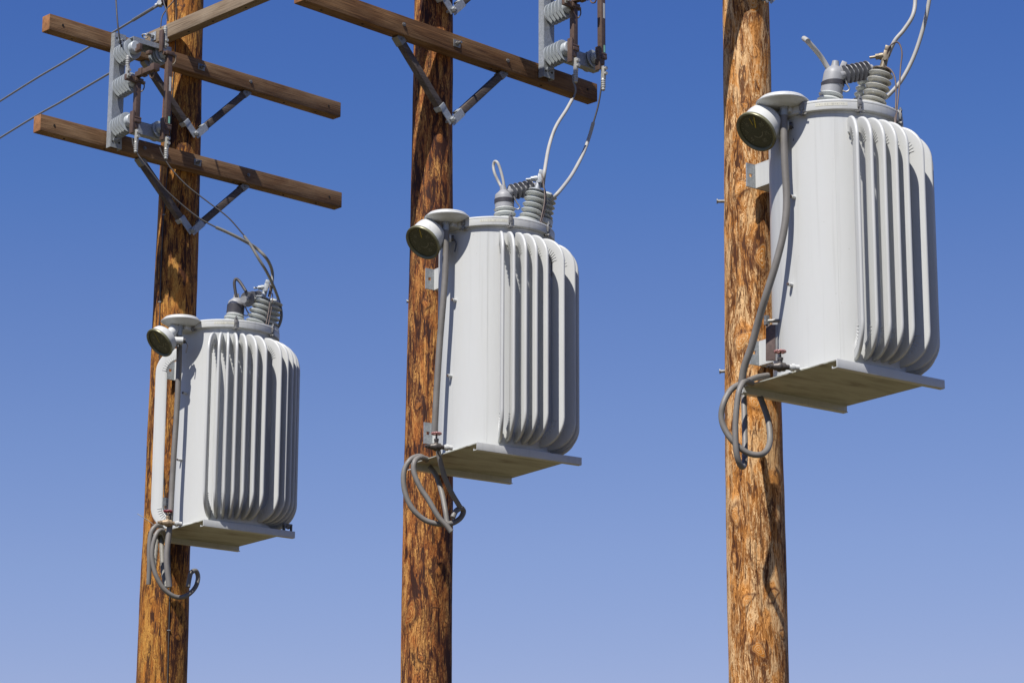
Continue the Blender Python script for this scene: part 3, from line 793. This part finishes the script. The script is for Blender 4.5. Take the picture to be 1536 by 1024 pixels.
    lathe(bm, [(.012, -.052), (.014, -.03), (.022, -.024), (.023, -.004), (.027, 0), (.027, .01), (.020, .02), (.018, .035), (.014, .04), (.014, .055), (.009, .058), (.009, .07)], 14, axis(c, c + vd))
    cyl(bm, c + Vector((0, 0, .012)), c + Vector((0, 0, .042)), .012, 12); cyl(bm, c + Vector((0, 0, .036)), c + Vector((0, 0, .048)), .016, 6); cyl(bm, c + Vector((0, 0, .045)), c + Vector((0, 0, .080)), .006, 8)
    put('valve_body', bm, P['vmat'], valve)
    bm = new(); cc = c + Vector((0, 0, .080)); ring = [cc + Vector((.026 * math.cos(t * math.pi / 8), .026 * math.sin(t * math.pi / 8), 0)) for t in range(17)]
    for i, q in enumerate(ring[:-1]): tube(bm, [q, ring[i + 1]], .0055 if i % 2 else .007, 8, False)
    for t in range(3): tube(bm, [cc + Vector((.03 * math.cos(t * 2.09), .03 * math.sin(t * 2.09), 0)), cc + Vector((0, 0, -.002))], .0045, 6, False)
    cyl(bm, cc + Vector((0, 0, -.006)), cc + Vector((0, 0, .006)), .010, 10)
    put('handwheel', bm, P['wmat'], valve)
    # round junction cover at the lid edge
    cp = P['cap']; bm = new()
    M = Matrix.Translation(cp)
    lathe(bm, [(.088, -.030), (.104, -.026), (.124, -.011), (.131, -.006), (.139, -.004), (.141, .001), (.138, .005), (.127, .007), (.124, .018), (.115, .026), (.100, .029), (.060, .031), (0, .032)], 56, M)
    inward = Vector((-cp.x, -cp.y, 0)).normalized(); cn = Vector((cp.x, cp.y, cp.z - .030))
    bar(bm, cn, cn + inward * .16 + Vector((0, 0, -.012)), .10, .055, 0, .006)
    cyl(bm, cp + Vector((.03, .02, .04)), cp + Vector((.03, .02, .048)), .010, 8)
    cover = put('junction_cover', bm, PAINT_W, ang=28)
    # gauge hanging below the cover
    g = P['gauge']; gr = P['gr']; gn = (right * P['gn'][0] + Vector((0, 0, P['gn'][1])) + tow * P['gn'][2]).normalized(); dp = P['gd']
    Mg = axis(g, g + gn)
    bm = new(); lathe(bm, [(gr * .35, -dp - .012), (gr * .80, -dp), (gr * .92, -dp + .012), (gr * .95, -dp + .03), (gr * .95, -.014), (gr * .99, -.010)], 48, Mg)
    nk = P['neck']; tube(bm, [g - gn * dp * .55, nk[0], nk[1]], nk[2], 16, False)
    bk = g - gn * (dp * .45) + right * gr * .80
    cyl(bm, bk - right * .05, bk + right * .055 , .026, 14)
    ga = put('gauge', bm, PAINT_W, ang=40)
    bm = new(); lathe(bm, [(gr * .99, -.012), (gr * 1.03, -.010), (gr * 1.04, 0), (gr * 1.02, .006), (gr * .95, .008), (gr * .90, .002), (gr * .88, -.004)], 56, Mg, cap=False)
    put('bezel', bm, RIM, ga)
    bm = new(); lathe(bm, [(gr * .955, -.016), (gr * .955, -.006), (gr * .90, -.0055), (0, -.0055)], 48, Mg)
    dial = put('dial', bm, DIAL, ga)
    # dial frame: up = world up projected
    gu = (Vector((0, 0, 1)) - gn * gn.z).normalized(); gx = gu.cross(gn)
    def dq(bm, ang, r0, r1, wd, lift=-.0045):
        d = gu * math.cos(R_(ang)) + gx * math.sin(R_(ang)); sdir = gu * -math.sin(R_(ang)) + gx * math.cos(R_(ang)); b0 = g + gn * lift
        q = [b0 + d * r0 * gr - sdir * wd, b0 + d * r0 * gr + sdir * wd, b0 + d * r1 * gr + sdir * wd * .6, b0 + d * r1 * gr - sdir * wd * .6]
        bm.faces.new([bm.verts.new(v) for v in q])
    bm = new()
    for t in range(-130, 131, 10): dq(bm, t, .74 if t % 30 else .68, .80, .0011)
    for i in range(10): dq(bm, 120 + i * 12, .30, .34, .008)
    # small pale numerals round the dial (seven-segment strokes)
    SEGS = {'0': 'abcdef', '1': 'bc', '2': 'abged', '3': 'abgcd', '5': 'afgcd'}
    def digit(ch, ang, r, dx):
        d = gu * math.cos(R_(ang)) + gx * math.sin(R_(ang)); c0 = g + gn * -.0042 + d * r * gr + gx * dx; hh = gr * .075; ww = gr * .04; th = .0010
        pts = {'a': ((-1, 1), (1, 1)), 'b': ((1, 1), (1, 0)), 'c': ((1, 0), (1, -1)), 'd': ((-1, -1), (1, -1)), 'e': ((-1, -1), (-1, 0)), 'f': ((-1, 0), (-1, 1)), 'g': ((-1, 0), (1, 0))}
        for s in SEGS[ch]:
            (x0, y0), (x1, y1) = pts[s]; A_ = c0 + gx * x0 * ww + gu * y0 * hh; B_ = c0 + gx * x1 * ww + gu * y1 * hh
            n_ = (B_ - A_).normalized().cross(gn) * th; bm.faces.new([bm.verts.new(v) for v in (A_ - n_, A_ + n_, B_ + n_, B_ - n_)])
    for txt, ang in (('0', -120), ('5', -75), ('10', -35), ('15', 20), ('20', 65), ('25', 115), ('30', 165)):
        for i, ch in enumerate(txt): digit(ch, ang, .55, (i - (len(txt) - 1) / 2) * gr * .13)
    put('dial_marks', bm, DIALINK, dial)
    bm = new()
    for aa, l0, l1, wd in P['ptr']: dq(bm, aa, l0, l1, wd, -.0035)
    put('pointer', bm, POINTER, dial)
    bm = new(); e = bk + right * .055
    cyl(bm, e, e + right * .016, .019, 12); tube(bm, [e + right * .01, e + right * .03 + Vector((0, 0, -.03)), e + right * .022 + Vector((0, 0, -.085))], .004, 6)
    cyl(bm, e + Vector((0, 0, -.02)) - right * .03, e + Vector((0, 0, -.05)) - right * .035 + tow * .01, .006, 8)
    put('gauge_lead', bm, [BLACK], ga)
    # conduit
    bm = new(); tube(bm, P['pipe'], .0195, 14, n=10)
    cd = put('conduit', bm, CABLE)
    bm = new(); q = P['pipe'][0]; cyl(bm, q + Vector((0, 0, -.015)), q + Vector((0, 0, .03)), .027, 8); cyl(bm, q + Vector((0, 0, -.05)), q + Vector((0, 0, -.012)), .0215, 14)
    put('conduit_fitting', bm, GALV, cd)
    # bushings on the lid
    for bp in P['bush']:
        b_ = bushing(o, bp[0] * S, bp[1] * S, bp[2], bp[3] * S, bp[4])
        if bp[5]:                            # bolted clamp
            t0 = bp[1]; ax = (bp[1] - bp[0]).normalized()
            bm = new(); lathe(bm, [(.052, 0), (.052, .006), (.030, .010), (.020, .014), (.018, .05), (.0, .05)], 20, axis(t0, t0 + ax))
            put('flange', bm, P['cm'], b_)
            bm = new(); c1 = t0 + ax * .06
            bar(bm, c1 - ax * .025, c1 + ax * .055, .030, .034, 0, .005)
            cyl(bm, c1 - right * .085 + ax * .018, c1 + right * .02 + ax * .03, .0075, 8); hexnut(bm, c1 - right * .055 + ax * .021, c1 - right * .035 + ax * .023, .016)
            cyl(bm, c1 - right * .035 + ax * .022, c1 - right * .015 + ax * .025, .020, 12); box(bm, -.016, .016, -.016, .016, 0, .03, axis(c1 + ax * .05, c1 + ax * .1), .004)
            cyl(bm, c1 + tow * .03, c1 - tow * .03, .010, 8)
            put('terminal_clamp', bm, P['cm'], b_)
    # rubber boot
    b0, b1 = P['boot']; ax = (b1 - b0).normalized(); L = (b1 - b0).length
    bm = new(); lathe(bm, [(.050, 0), (.060, .003), (.0585, L * .52), (.058, L * .78), (.054, L * .90), (.040, L), (.028, L + .012), (0, L + .012)], 40, axis(b0, b1))
    bt = put('bushing_boot', bm, BOOT, ang=45)
    bm = new(); cyl(bm, b1 - ax * .02, b1 + ax * .045 - right * .006, .028, 14, .018); bar(bm, b1 + right * .03 - ax * .02, b1 + right * .045 + ax * .035, .045, .03, 0, .004)
    put('boot_neck', bm, BOOT, bt)
    bm = new(); tilt = P['band']; Mb = axis(b0 + ax * L * tilt[0], b0 + ax * L * (tilt[0]) + ax + right * -tilt[1])
    bh = P.get('bandh', 1.0); lathe(bm, [(.0575, -.014 * bh), (.0620, -.012 * bh), (.0620, .012 * bh), (.0575, .014 * bh)], 40, Mb, cap=False)
    put('band', bm, BLACK, bt)
    bm = new(); e = b0 + ax * L * .35 + right * .058 + tow * .02
    tube(bm, [e + ax * .05, e + right * .018 + ax * .01, e + right * .036 - ax * .02, e + right * .022 - ax * .035, e - right * .005 - ax * .025], .0045, 8)
    put('clip', bm, GALV_D, bt)
    bm = new(); lathe(bm, [(.075, -.075), (.075, -.055), (.062, -.048), (.050, -.040), (.066, -.030), (.070, -.022), (.066, -.014), (.050, -.006), (.064, .004), (.067, .010), (.062, .016), (.045, .022)], 40, axis(b0, b1))
    put('porcelain_foot', bm, PORC, bt, ang=50)
    # arrester with dark sheds between the boot and the right bushing
    a0_, a1_, na, rad = P['arr']; L = (a1_ - a0_).length; Ma = axis(a0_, a1_); pt = L / na
    bm = new(); lathe(bm, [(.024, -.02), (.024, 0), (.021, .004), (.021, L), (.026, L + .004), (.026, L + .02), (0, L + .02)], 24, Ma)
    for i in range(na):
        z = i * pt + pt * .5
        lathe(bm, [(.020, z - .004), (.030, z - .003), (rad * .96, z - .0035), (rad, z), (rad * .96, z + .0015), (.030, z + .004), (.020, z + .005)], 36, Ma, mi=1)
    put('surge_arrester', bm, [BOOT, SHED], ang=40)
    # rusty panel above the valve, stickers
    if k == 3:
        q0 = local(3, 1156, 541, .16); q1 = local(3, 1156, 487, .16)
        bm = new(); bar(bm, q0, q1, .012, .05, 0, .002); put('rusty_panel', bm, RUST)
        bm = new(); bar(bm, q0 + right * .030, q1 + right * .030, .006, .012); bar(bm, q1 - right * .02, q1 - right * .02 + Vector((0, 0, .05)), .022, .02); hexnut(bm, q1 + Vector((0, 0, .02)) - right * .03, q1 + Vector((0, 0, .02)) + right * .045, .010)
        put('earth_clamp', bm, GALV_D)
    if P.get('sticker'):
        bm = new(); z = P['sticker']
        for i, (d0, z0, z1) in enumerate(((-101, z - .02, z + .05), (-99.5, z + .01, z + .065), (-101, z + .07, z + .11))):
            vv = [bm.verts.new(pol(RT + .0006, d, zz)) for d, zz in ((d0 + dphi, z0), (d0 + dphi + 2.4, z0 + .01), (d0 + dphi + 2.4, z1), (d0 + dphi, z1 - .01))]; bm.faces.new(vv)
        put('sticker', bm, STICKB, tank)
    for f in P.get('extra', ()): f(o, put, local, right, tow)
    return o

def PT(k, S):
    return lambda x, y, t=0.0: local(k, x, y, t) / S

# ---- right transformer
q = PT(3, 1.0)
P3 = dict(hz=(1.222, .235), valve=q(1190, 551, .33), vmat=IRON, wmat=PINK,
    cap=q(1174, 155, .29), gauge=q(1134, 198, .30), gr=.114, gn=(-.50, -.70, .50), gd=.115,
    neck=(q(1158, 172, .25), q(1156, 158, .25), .034), ptr=((28, .20, .80, .003), (5, .35, .72, .0022)),
    pipe=[q(1176, 160, .31), q(1176, 190, .31), q(1177, 240, .31), q(1180, 300, .31), q(1176, 345, .31), q(1164, 395, .30), q(1150, 440, .27), q(1138, 480, .22), q(1127, 520, .18), q(1116, 552, .15), q(1112, 580, .13)],
    bush=[(q(1309, 158, .02), q(1323, 106, .02), 5, .067, PORC_Y, True), (q(1296, 160, -.16), q(1307, 112, -.16), 5, .066, PORC, False)],
    cm=BRASS, boot=(q(1246, 146, 0), q(1253, 104, 0)), band=(.45, .22),
    arr=(q(1264, 113, .02), q(1303, 105, -.06), 6, .052))
TR3 = make_transformer(3, 1.0, 'largest grey transformer, rightmost, with a pale stubby cable end on its left boot', [-29.8, -21.4, -13.2, -4.8, 3.9, 20.2, 37, 47, 57, 67, 77, 87, 97, 107], 0, P3)
# ---- middle transformer
q = PT(2, .975)
P2 = dict(hz=(1.222, .235), valve=q(671, 671, .33), vmat=IRON, wmat=PINK,
    cap=q(671, 328, .28), gauge=q(634, 364, .30), gr=.114, gn=(-.50, -.70, .50), gd=.115,
    neck=(q(652, 345, .26), q(650, 331, .26), .036), ptr=((20, .30, .80, .003),),
    pipe=[q(669, 334, .30), q(669, 360, .30), q(668, 405, .30), q(665, 450, .30), q(660, 510, .29), q(656, 570, .28), q(653, 625, .27), q(652, 648, .26)],
    bush=[(q(794, 331, .02), q(805, 287, .02), 5, .066, PORC, True), (q(812, 330, -.14), q(821, 290, -.14), 5, .066, PORC, False)],
    cm=GALV, boot=(q(757, 317, 0), q(756, 289, 0)), band=(.52, -.02),
    arr=(q(765, 289, .02), q(799, 281, -.06), 5, .052), sticker=1.10)
TR2 = make_transformer(2, .975, 'middle grey transformer with a tall looped pale cable on its left boot', [-28.5, -20.9, -12.6, -4.7, 4.1, 20.3, 37.6, 47, 57, 67, 77, 87, 97, 107], 4, P2)
# ---- left transformer
q = PT(1, .975)
P1 = dict(hz=(1.222, .235), valve=q(266, 785, .33), vmat=BRONZE, wmat=RED,
    cap=q(272, 483, .28), gauge=q(239, 514, .37), gr=.108, gn=(-.62, -.68, .40), gd=.075,
    neck=(q(258, 498, .34), q(262, 491, .30), .034), ptr=((8, .0, .78, .0022),),
    pipe=[q(269, 493, .30), q(269, 520, .30), q(268, 560, .30), q(265, 620, .30), q(261, 680, .30), q(258, 730, .30), q(255, 785, .32), q(250, 835, .34), q(254, 880, .34)],
    bush=[(q(382, 488, .02), q(394, 448, .02), 5, .069, PORC, True), (q(402, 490, -.12), q(411, 450, -.12), 5, .069, PORC, False)],
    cm=GALV, boot=(q(352, 476, 0), q(355, 450, 0)), band=(.45, .0),
    arr=(q(367, 449, .10), q(392, 447, -.14), 3, .055))
def extra1(o, put, local, right, tow):
    bm = new(); c = q(337, 485, .05); lathe(bm, [(.075, -.03), (.075, .008), (.070, .014), (0, .016)], 28, Matrix.Translation(c)); put('lid_port', bm, PAINT_W)
    bm = new(); c = q(360, 486, .03); bushing_prof = [(.055, -.03), (.078, -.02), (.08, -.008), (.06, .0), (.078, .008), (.08, .018), (.06, .03)]
    lathe(bm, bushing_prof, 32, axis(q(352, 482, .0), q(355, 470, .0))); put('porcelain_ring', bm, PORC)
P1['extra'] = (extra1,); P1['hp'] = .356; P1['bandh'] = 2.4
TR1 = make_transformer(1, .975, 'smallest-looking grey transformer, leftmost, with a fin beside its pole and black taped boot', [-141, -45, -37, -30, -23, -15.5, -7.3, 1, 16.3, 25, 33, 41, 49, 57, 65, 73, 81, 89], -1, P1)
# lifting eye on the two right-hand lids, small pulley-like block on the left base plate
def eye(k, S, o, px, py):
    bm = new(); c = local(k, px, py, -.22)
    pts = [c + Vector((.045 * math.cos(R_(t)) * .5, .045 * math.cos(R_(t)) * -.8, .05 * math.sin(R_(t)))) for t in range(-30, 211, 20)]
    tube(bm, pts, .012, 10); obj('lifting_lug', bm, PAINT, o)
eye(2, .975, TR2, 817, 335); eye(1, .975, TR1, 408, 498); eye(3, 1, TR3, 1338, 178)
bm = new(); c = Vector((.320, -.325, .0))
box(bm, c.x - .03, c.x - .024, c.y - .015, c.y + .015, 0, .042); box(bm, c.x + .028, c.x + .033, c.y - .012, c.y + .012, 0, .045); cyl(bm, c + Vector((-.035, 0, .044)), c + Vector((.036, 0, .046)), .009, 10); cyl(bm, c + Vector((-.008, -.008, .034)), c + Vector((.014, .01, .034)), .016, 12)
obj('shackle', bm, GALV_D, TR1)

# ------------------------------------------------------------------ wires and cables
def D(k, tow=0.0): return Vector(TFR[k][0]).length - tow
def wp(k, px, py, tow=0.0):
    (cx, cy), a, _ = TFR[k]; Cc = Vector((cx, cy)); u = Cc.normalized(); r = ray(px, py)
    t = (Cc.dot(u) - tow) / (r.x * u.x + r.y * u.y); return Vector((0, 0, EYE)) + r * t
def line(name, pts, r, m, label, cat, group=None, sleeves=()):
    o = thing(name, label, cat, pts[0], 0, group); p0 = Vector(pts[0])
    bm = new(); tube(bm, [Vector(p) - p0 for p in pts], r, 12, n=10); obj('wire', bm, m, o)
    for (pp, rr, mm, nm) in sleeves:
        bm = new(); tube(bm, [Vector(p) - p0 for p in pp], rr, 12, n=10); obj(nm, bm, mm, o)
    return o
G = 'jumper wires running from the switches to the transformers'
# right transformer: two pale covered leads rising out of the frame
A_ = [wp(3, 1372, -40, .0), wp(3, 1373, 0, .0), wp(3, 1369, 24, .02), wp(3, 1356, 45, .02), wp(3, 1342, 62, .02), wp(3, 1331, 86, .0)]
line('jumper_wire', [wp(3, 1371, -130, -.05)] + A_[:1] + [wp(3, 1373, -5, 0)], .006, ALU, 'pale covered lead bending down to the brass clamp of the rightmost transformer', 'wire', G, [(A_, 0.0112, COVER, 'wire_cover')])
B_ = [wp(3, 1400, -40, -.12), wp(3, 1394, 0, -.14), wp(3, 1386, 38, -.15), wp(3, 1372, 82, -.16), wp(3, 1354, 118, -.16), wp(3, 1335, 141, -.16), wp(3, 1318, 155, -.17)]
line('jumper_wire', [wp(3, 1408, -130, -.1)] + B_[:1] + [B_[1]], .006, ALU, 'straighter pale covered lead passing behind the rightmost bushings', 'wire', G, [(B_, 0.0112, COVER, 'wire_cover')])
E_ = [wp(3, 1251, 116, 0), wp(3, 1243, 104, .0), wp(3, 1233, 88, .02), wp(3, 1222, 74, .06), wp(3, 1211, 62, .10), wp(3, 1206, 58, .16), wp(3, 1212, 62, .24)]
line('boot_cable', E_, .0140, COVER, 'short pale cable sticking up left from the rightmost boot', 'cable', 'cable loops above the left boots')
for pts, lab in (([wp(3, 1330, 84, .03), wp(3, 1333, 72, .04), wp(3, 1342, 64, .04), wp(3, 1349, 66, .04), wp(3, 1353, 80, .05), wp(3, 1351, 100, .06), wp(3, 1349, 130, .10), wp(3, 1346, 160, .14), wp(3, 1343, 186, .2)], 'thin brown copper wire arching over the brass clamp of the rightmost transformer'),
                 ([wp(3, 1328, 100, .06), wp(3, 1337, 106, .08), wp(3, 1343, 120, .1), wp(3, 1344, 150, .13), wp(3, 1342, 186, .2)], 'thin brown copper wire hanging straight beside the rightmost porcelain bushing')):
    line('bond_wire', pts, .0042, COPPER, lab, 'wire', 'thin bond wires by the right bushings')
# middle transformer
lugw = lambda k, x, y, Y: at(x, y, Y)
def armY(k, az, x, y=-.217):
    X, Y = POLES[k]; a = R_(az); return Vector((X + math.sin(a) * x - math.cos(a) * y, Y + math.cos(a) * x + math.sin(a) * y))
s2 = armY(2, 45.3, .78, -.50); s2b = armY(2, 45.3, 1.02, -.515)
pA = [at(859.5, 112, s2.y), at(860, 122, s2.y), at(863.5, 134, s2.y), at(861, 145, s2.y), at(856, 153, s2.y - .05)]
pAc = [at(858, 150, s2.y - .05), at(849, 166, s2.y - .12), at(834, 190, s2.y - .22), at(824, 218, s2.y - .3), at(818, 250, wp(2, 818, 250).y), wp(2, 814, 282, 0)]
line('jumper_wire', pA, .0062, ALU, 'pale covered lead curving from the left lug of the right switch to the middle transformer', 'wire', G, [(pAc, 0.0112, COVER, 'wire_cover')])
pB = [at(903.5, 118, s2b.y), at(901, 138, s2b.y), at(897, 160, s2b.y), at(892, 178, s2b.y), at(889, 188, s2b.y)]
pBc = [at(890, 184, s2b.y), at(884, 205, s2b.y), at(874, 232, s2b.y - .1), at(858, 262, s2b.y - .3), wp(2, 840, 286, -.08), wp(2, 822, 305, -.1)]
line('jumper_wire', pB, .0055, WIRE, 'grey lead sweeping wide on the right, from switch to the middle transformer', 'wire', G, [(pBc, 0.0115, COVER, 'wire_cover')])
L2 = [wp(2, 757, 288, 0), wp(2, 755, 272, 0), wp(2, 751, 256, 0), wp(2, 746.5, 244.5, 0), wp(2, 742, 242.5, -.02), wp(2, 740, 249, -.03), wp(2, 742, 260, -.02), wp(2, 748, 273, -.02), wp(2, 754, 284, .0)]
line('boot_cable', L2, .0088, COVER, 'tall pale cable loop standing on the middle boot', 'cable', 'cable loops above the left boots')
for pts, lab in (([wp(2, 809, 262, .03), wp(2, 812, 260, .03), wp(2, 815, 275, .05), wp(2, 817, 300, .10), wp(2, 811, 330, .16), wp(2, 805, 350, .2)], 'thin bond wire nearer the middle porcelain bushing, left of its twin'),
                 ([wp(2, 815, 278, .05), wp(2, 819, 292, .05), wp(2, 818, 310, .1), wp(2, 812, 335, .16), wp(2, 808, 352, .2)], 'thin bond wire bowing right of its twin over the middle lid')):
    line('bond_wire', pts, .0036, COPPER, lab, 'wire', 'thin bond wires by the right bushings')
# left transformer
s1 = armY(1, 47, -.73, -.50); s1b = armY(1, 47, -.49, -.51)
q1 = [at(198.5, 207, s1.y), at(200, 218, s1.y), at(207, 232, s1.y), at(222, 252, s1.y), at(246, 282, s1.y + .02), at(274, 308, s1.y + .04), at(300, 328, s1.y + .05), at(326, 342, s1.y + .05)]
yb = wp(1, 400, 440, -.02).y
q1c = [at(324, 341, s1.y + .05), at(340, 348, s1.y + .08), at(362, 359, s1.y + .12), at(384, 372, s1.y + .2), at(400, 388, (s1.y + yb) / 2), at(408, 406, yb), at(408, 424, yb), at(404, 445, yb)]
line('jumper_wire', q1, .0055, WIRE, 'thicker grey lead running from the left switch down to the leftmost transformer', 'wire', G, [(q1c, .0110, COVER_D, 'wire_cover')])
q2 = [at(239.5, 221, s1b.y), at(244, 232, s1b.y), at(256, 252, s1b.y), at(280, 278, s1b.y), at(312, 303, s1b.y), at(342, 326, s1b.y), at(366, 353, s1b.y)]
yc = wp(1, 420, 480, -.14).y
q2c = [at(366, 354, s1b.y), at(377, 369, s1b.y), at(388, 388, s1b.y), at(399, 406, s1b.y + .05), at(408, 424, (s1b.y + yc) / 2), at(416, 444, yc), at(421, 462, yc), at(422, 476, yc), at(418, 489, yc), at(411, 497, yc)]
line('jumper_wire', q2, .0048, WIRE, 'grey lead hanging lower right, curling round the outer bushing of the leftmost transformer', 'wire', G, [(q2c, .0100, COVER_D, 'wire_cover')])
L1 = [wp(1, 355, 448, .02), wp(1, 353, 437, .02), wp(1, 351.5, 424, .02), wp(1, 354, 418.5, .02), wp(1, 360, 423, .03), wp(1, 369, 437, .08)]
line('boot_cable', L1, .0105, WIRE, 'bent black lead from the leftmost boot to its round arrester', 'cable', 'cable loops above the left boots')
for pts, lab in (([wp(1, 399, 426, .03), wp(1, 402, 424, .03), wp(1, 405, 432, .04), wp(1, 404, 460, .1), wp(1, 398, 490, .16), wp(1, 392, 508, .2)], 'thin bond wire left of its twin over the leftmost lid'),
                 ([wp(1, 407, 438, .04), wp(1, 409, 446, .05), wp(1, 404, 480, .12), wp(1, 398, 505, .18), wp(1, 396, 516, .2)], 'thin bond wire right of its twin over the leftmost lid')):
    line('bond_wire', pts, .0034, COPPER, lab, 'wire', 'thin bond wires by the right bushings')
# black leads above the left switch
line('jumper_wire', [at(172, -40, s1.y + .1), at(174, 0, s1.y + .05), at(176, 30, s1.y), at(179, 55, s1.y), at(183, 74, s1.y + .04)], .0055, WIRE, 'thin black lead dropping from the top edge to the left switch', 'wire', G)
line('jumper_wire', [at(240, -40, s1b.y + .1), at(245, 0, s1b.y + .03), at(250, 18, s1b.y), at(252, 32, s1b.y)], .0055, WIRE, 'thin black lead dropping to the upper right lug of the left switch', 'wire', G)
line('jumper_wire', [at(268, -30, 18.6), at(262, -2, 18.5), at(250, 14, 18.42), at(243, 26, 18.38), at(241, 42, 18.36)], .0045, WIRE, 'thin looped wire curling beside the dead-end bell at top left', 'wire', G)
# overhead conductors with strain clamps
def conductor(a, b, label, grip):
    Y1 = 18.75; Y0 = 23.5
    A = at(a[0], a[1], Y0); B = at(b[0], b[1], Y1); d = (A - B)
    far = B + d * 8; mid_ = B + d * 3 - Vector((0, 0, .10))
    o = thing('overhead_conductor', label, 'wire', B, 0, 'overhead conductors running off to the left')
    bm = new(); tube(bm, [Vector((0, 0, 0)), d * .5, d, mid_ - B, far - B], .0085, 8, n=6); obj('strand', bm, ALU, o)
    if grip:
        bm = new(); tube(bm, [Vector((0, 0, 0)), d * .06, d * .13], .0115, 8, n=14, ribs=.12); obj('preformed_grip', bm, GALV_D, o)
conductor((0, 152), (236, 8.5), 'upper grey overhead conductor, ending at the dead-end bell in the top left', True)
conductor((0, 207), (228, 72.5), 'lower grey overhead conductor, passing behind the left switch channel', False)
o = thing('dead_end_insulator', 'dark bell insulator with a steel clevis, at the top edge beside the leftmost pole', 'insulator', at(240, 6, 18.75)); c0 = Vector(o.location)
bm = new(); e = at(258, -2, 18.72) - c0; lathe(bm, [(.018, -.01), (.028, 0), (.055, .008), (.058, .02), (.036, .03), (.036, .04), (.056, .05), (.057, .062), (.03, .075), (.016, .085)], 24, axis(e * .25, e)); obj('bell', bm, simple('brown_glaze', (.035, .022, .03), .15), o)
bm = new(); u = e.normalized(); cyl(bm, -u * .035, u * .03, .016, 10); hexnut(bm, Vector((0, -.03, -.0)), Vector((0, .03, 0)), .02); bar(bm, Vector((0, 0, -.012)) - u * .05, Vector((0, 0, .012)) - u * .0, .05, .012, .6, .003)
cyl(bm, e * .9, e * 1.6, .01, 8); obj('clevis', bm, GALV, o)

# coiled leads hanging under each transformer
def coil(k, tubes, label):
    p0 = wp(k, *tubes[0][0][0]); o = thing('lead_coil', label, 'cable', p0, 0, 'coils of grey cable hanging under the transformers')
    for pts, r, m, rb in tubes:
        bm = new(); tube(bm, [wp(k, *p) - p0 for p in pts], r, 12, n=14, ribs=rb); obj('cable', bm, m, o)
coil(3, [([(1152, 563, -.12), (1135, 566, -.05), (1118, 573, .05), (1098, 583, .14), (1086, 603, .18), (1082, 625, .18), (1088, 645, .18), (1102, 664, .18), (1120, 678, .17), (1138, 682, .15), (1150, 675, .10), (1155, 658, .02), (1152, 630, -.04), (1144, 605, -.08), (1136, 585, -.12)], .0160, CABLE, 0),
         ([(1128, 575, .08), (1117, 572, .14), (1109, 585, .19), (1105, 610, .2), (1103, 645, .2), (1105, 680, .2), (1111, 698, .17), (1116, 697, .13), (1117.5, 680, .08), (1117, 640, .0), (1116, 600, -.06), (1116, 580, -.1)], .0155, CABLE, 0)],
     'two long grey cable loops hanging against the rightmost pole below its transformer')
coil(2, [([(640, 690, .05), (629, 684, .12), (615, 690, .17), (606, 708, .18), (607, 735, .18), (617, 760, .18), (635, 778, .17), (655, 785, .16), (675, 785, .14), (689, 778, .1), (695, 768, .08), (692, 762, .1), (684, 766, .14), (679, 776, .16)], .0160, CABLE, 0),
         ([(640, 688, .05), (630, 686, .14), (622, 692, .19), (621, 708, .2), (630, 730, .2), (643, 750, .2), (658, 775, .2), (670, 788, .2), (677, 797, .2)], .0158, CABLE, 0),
         ([(656, 668, .28), (660, 690, .27), (667, 715, .24), (677, 738, .2), (690, 760, .14)], .0150, CABLE, 0),
         ([(645, 700, -.1), (655, 715, -.05), (663, 740, .02), (668, 765, .08), (671, 785, .1)], .0155, CABLE, 0)],
     'tangle of thick grey cable under the middle transformer with a small curl at the right')
coil(1, [([(246, 800, .05), (240, 788, .12), (232, 790, .16), (226, 802, .17), (224, 825, .17), (224, 850, .17), (223, 876, .16)], .0160, CABLE, 0),
         ([(248, 805, .05), (243, 795, .14), (235, 800, .19), (229, 820, .2), (229, 842, .2), (235, 865, .2), (248, 885, .19), (265, 895, .17), (281, 892, .14), (293, 880, .1), (297, 866, .08), (294, 856, .1), (287, 858, .13), (284, 868, .14), (282, 880, .15)], .0155, CABLE, 0),
         ([(235, 805, -.1), (233, 828, .0), (231, 850, .06)], .0165, COVER_D, .06),
         ([(242, 805, -.12), (243, 830, -.02), (245, 860, .06), (250, 880, .1)], .0165, COVER_D, .06),
         ([(206, 770, .2), (214, 775, .2), (226, 783, .18), (236, 792, .16)], .0022, COVER, 0)],
     'grey cable coil with a hooked black end beside the leftmost pole')
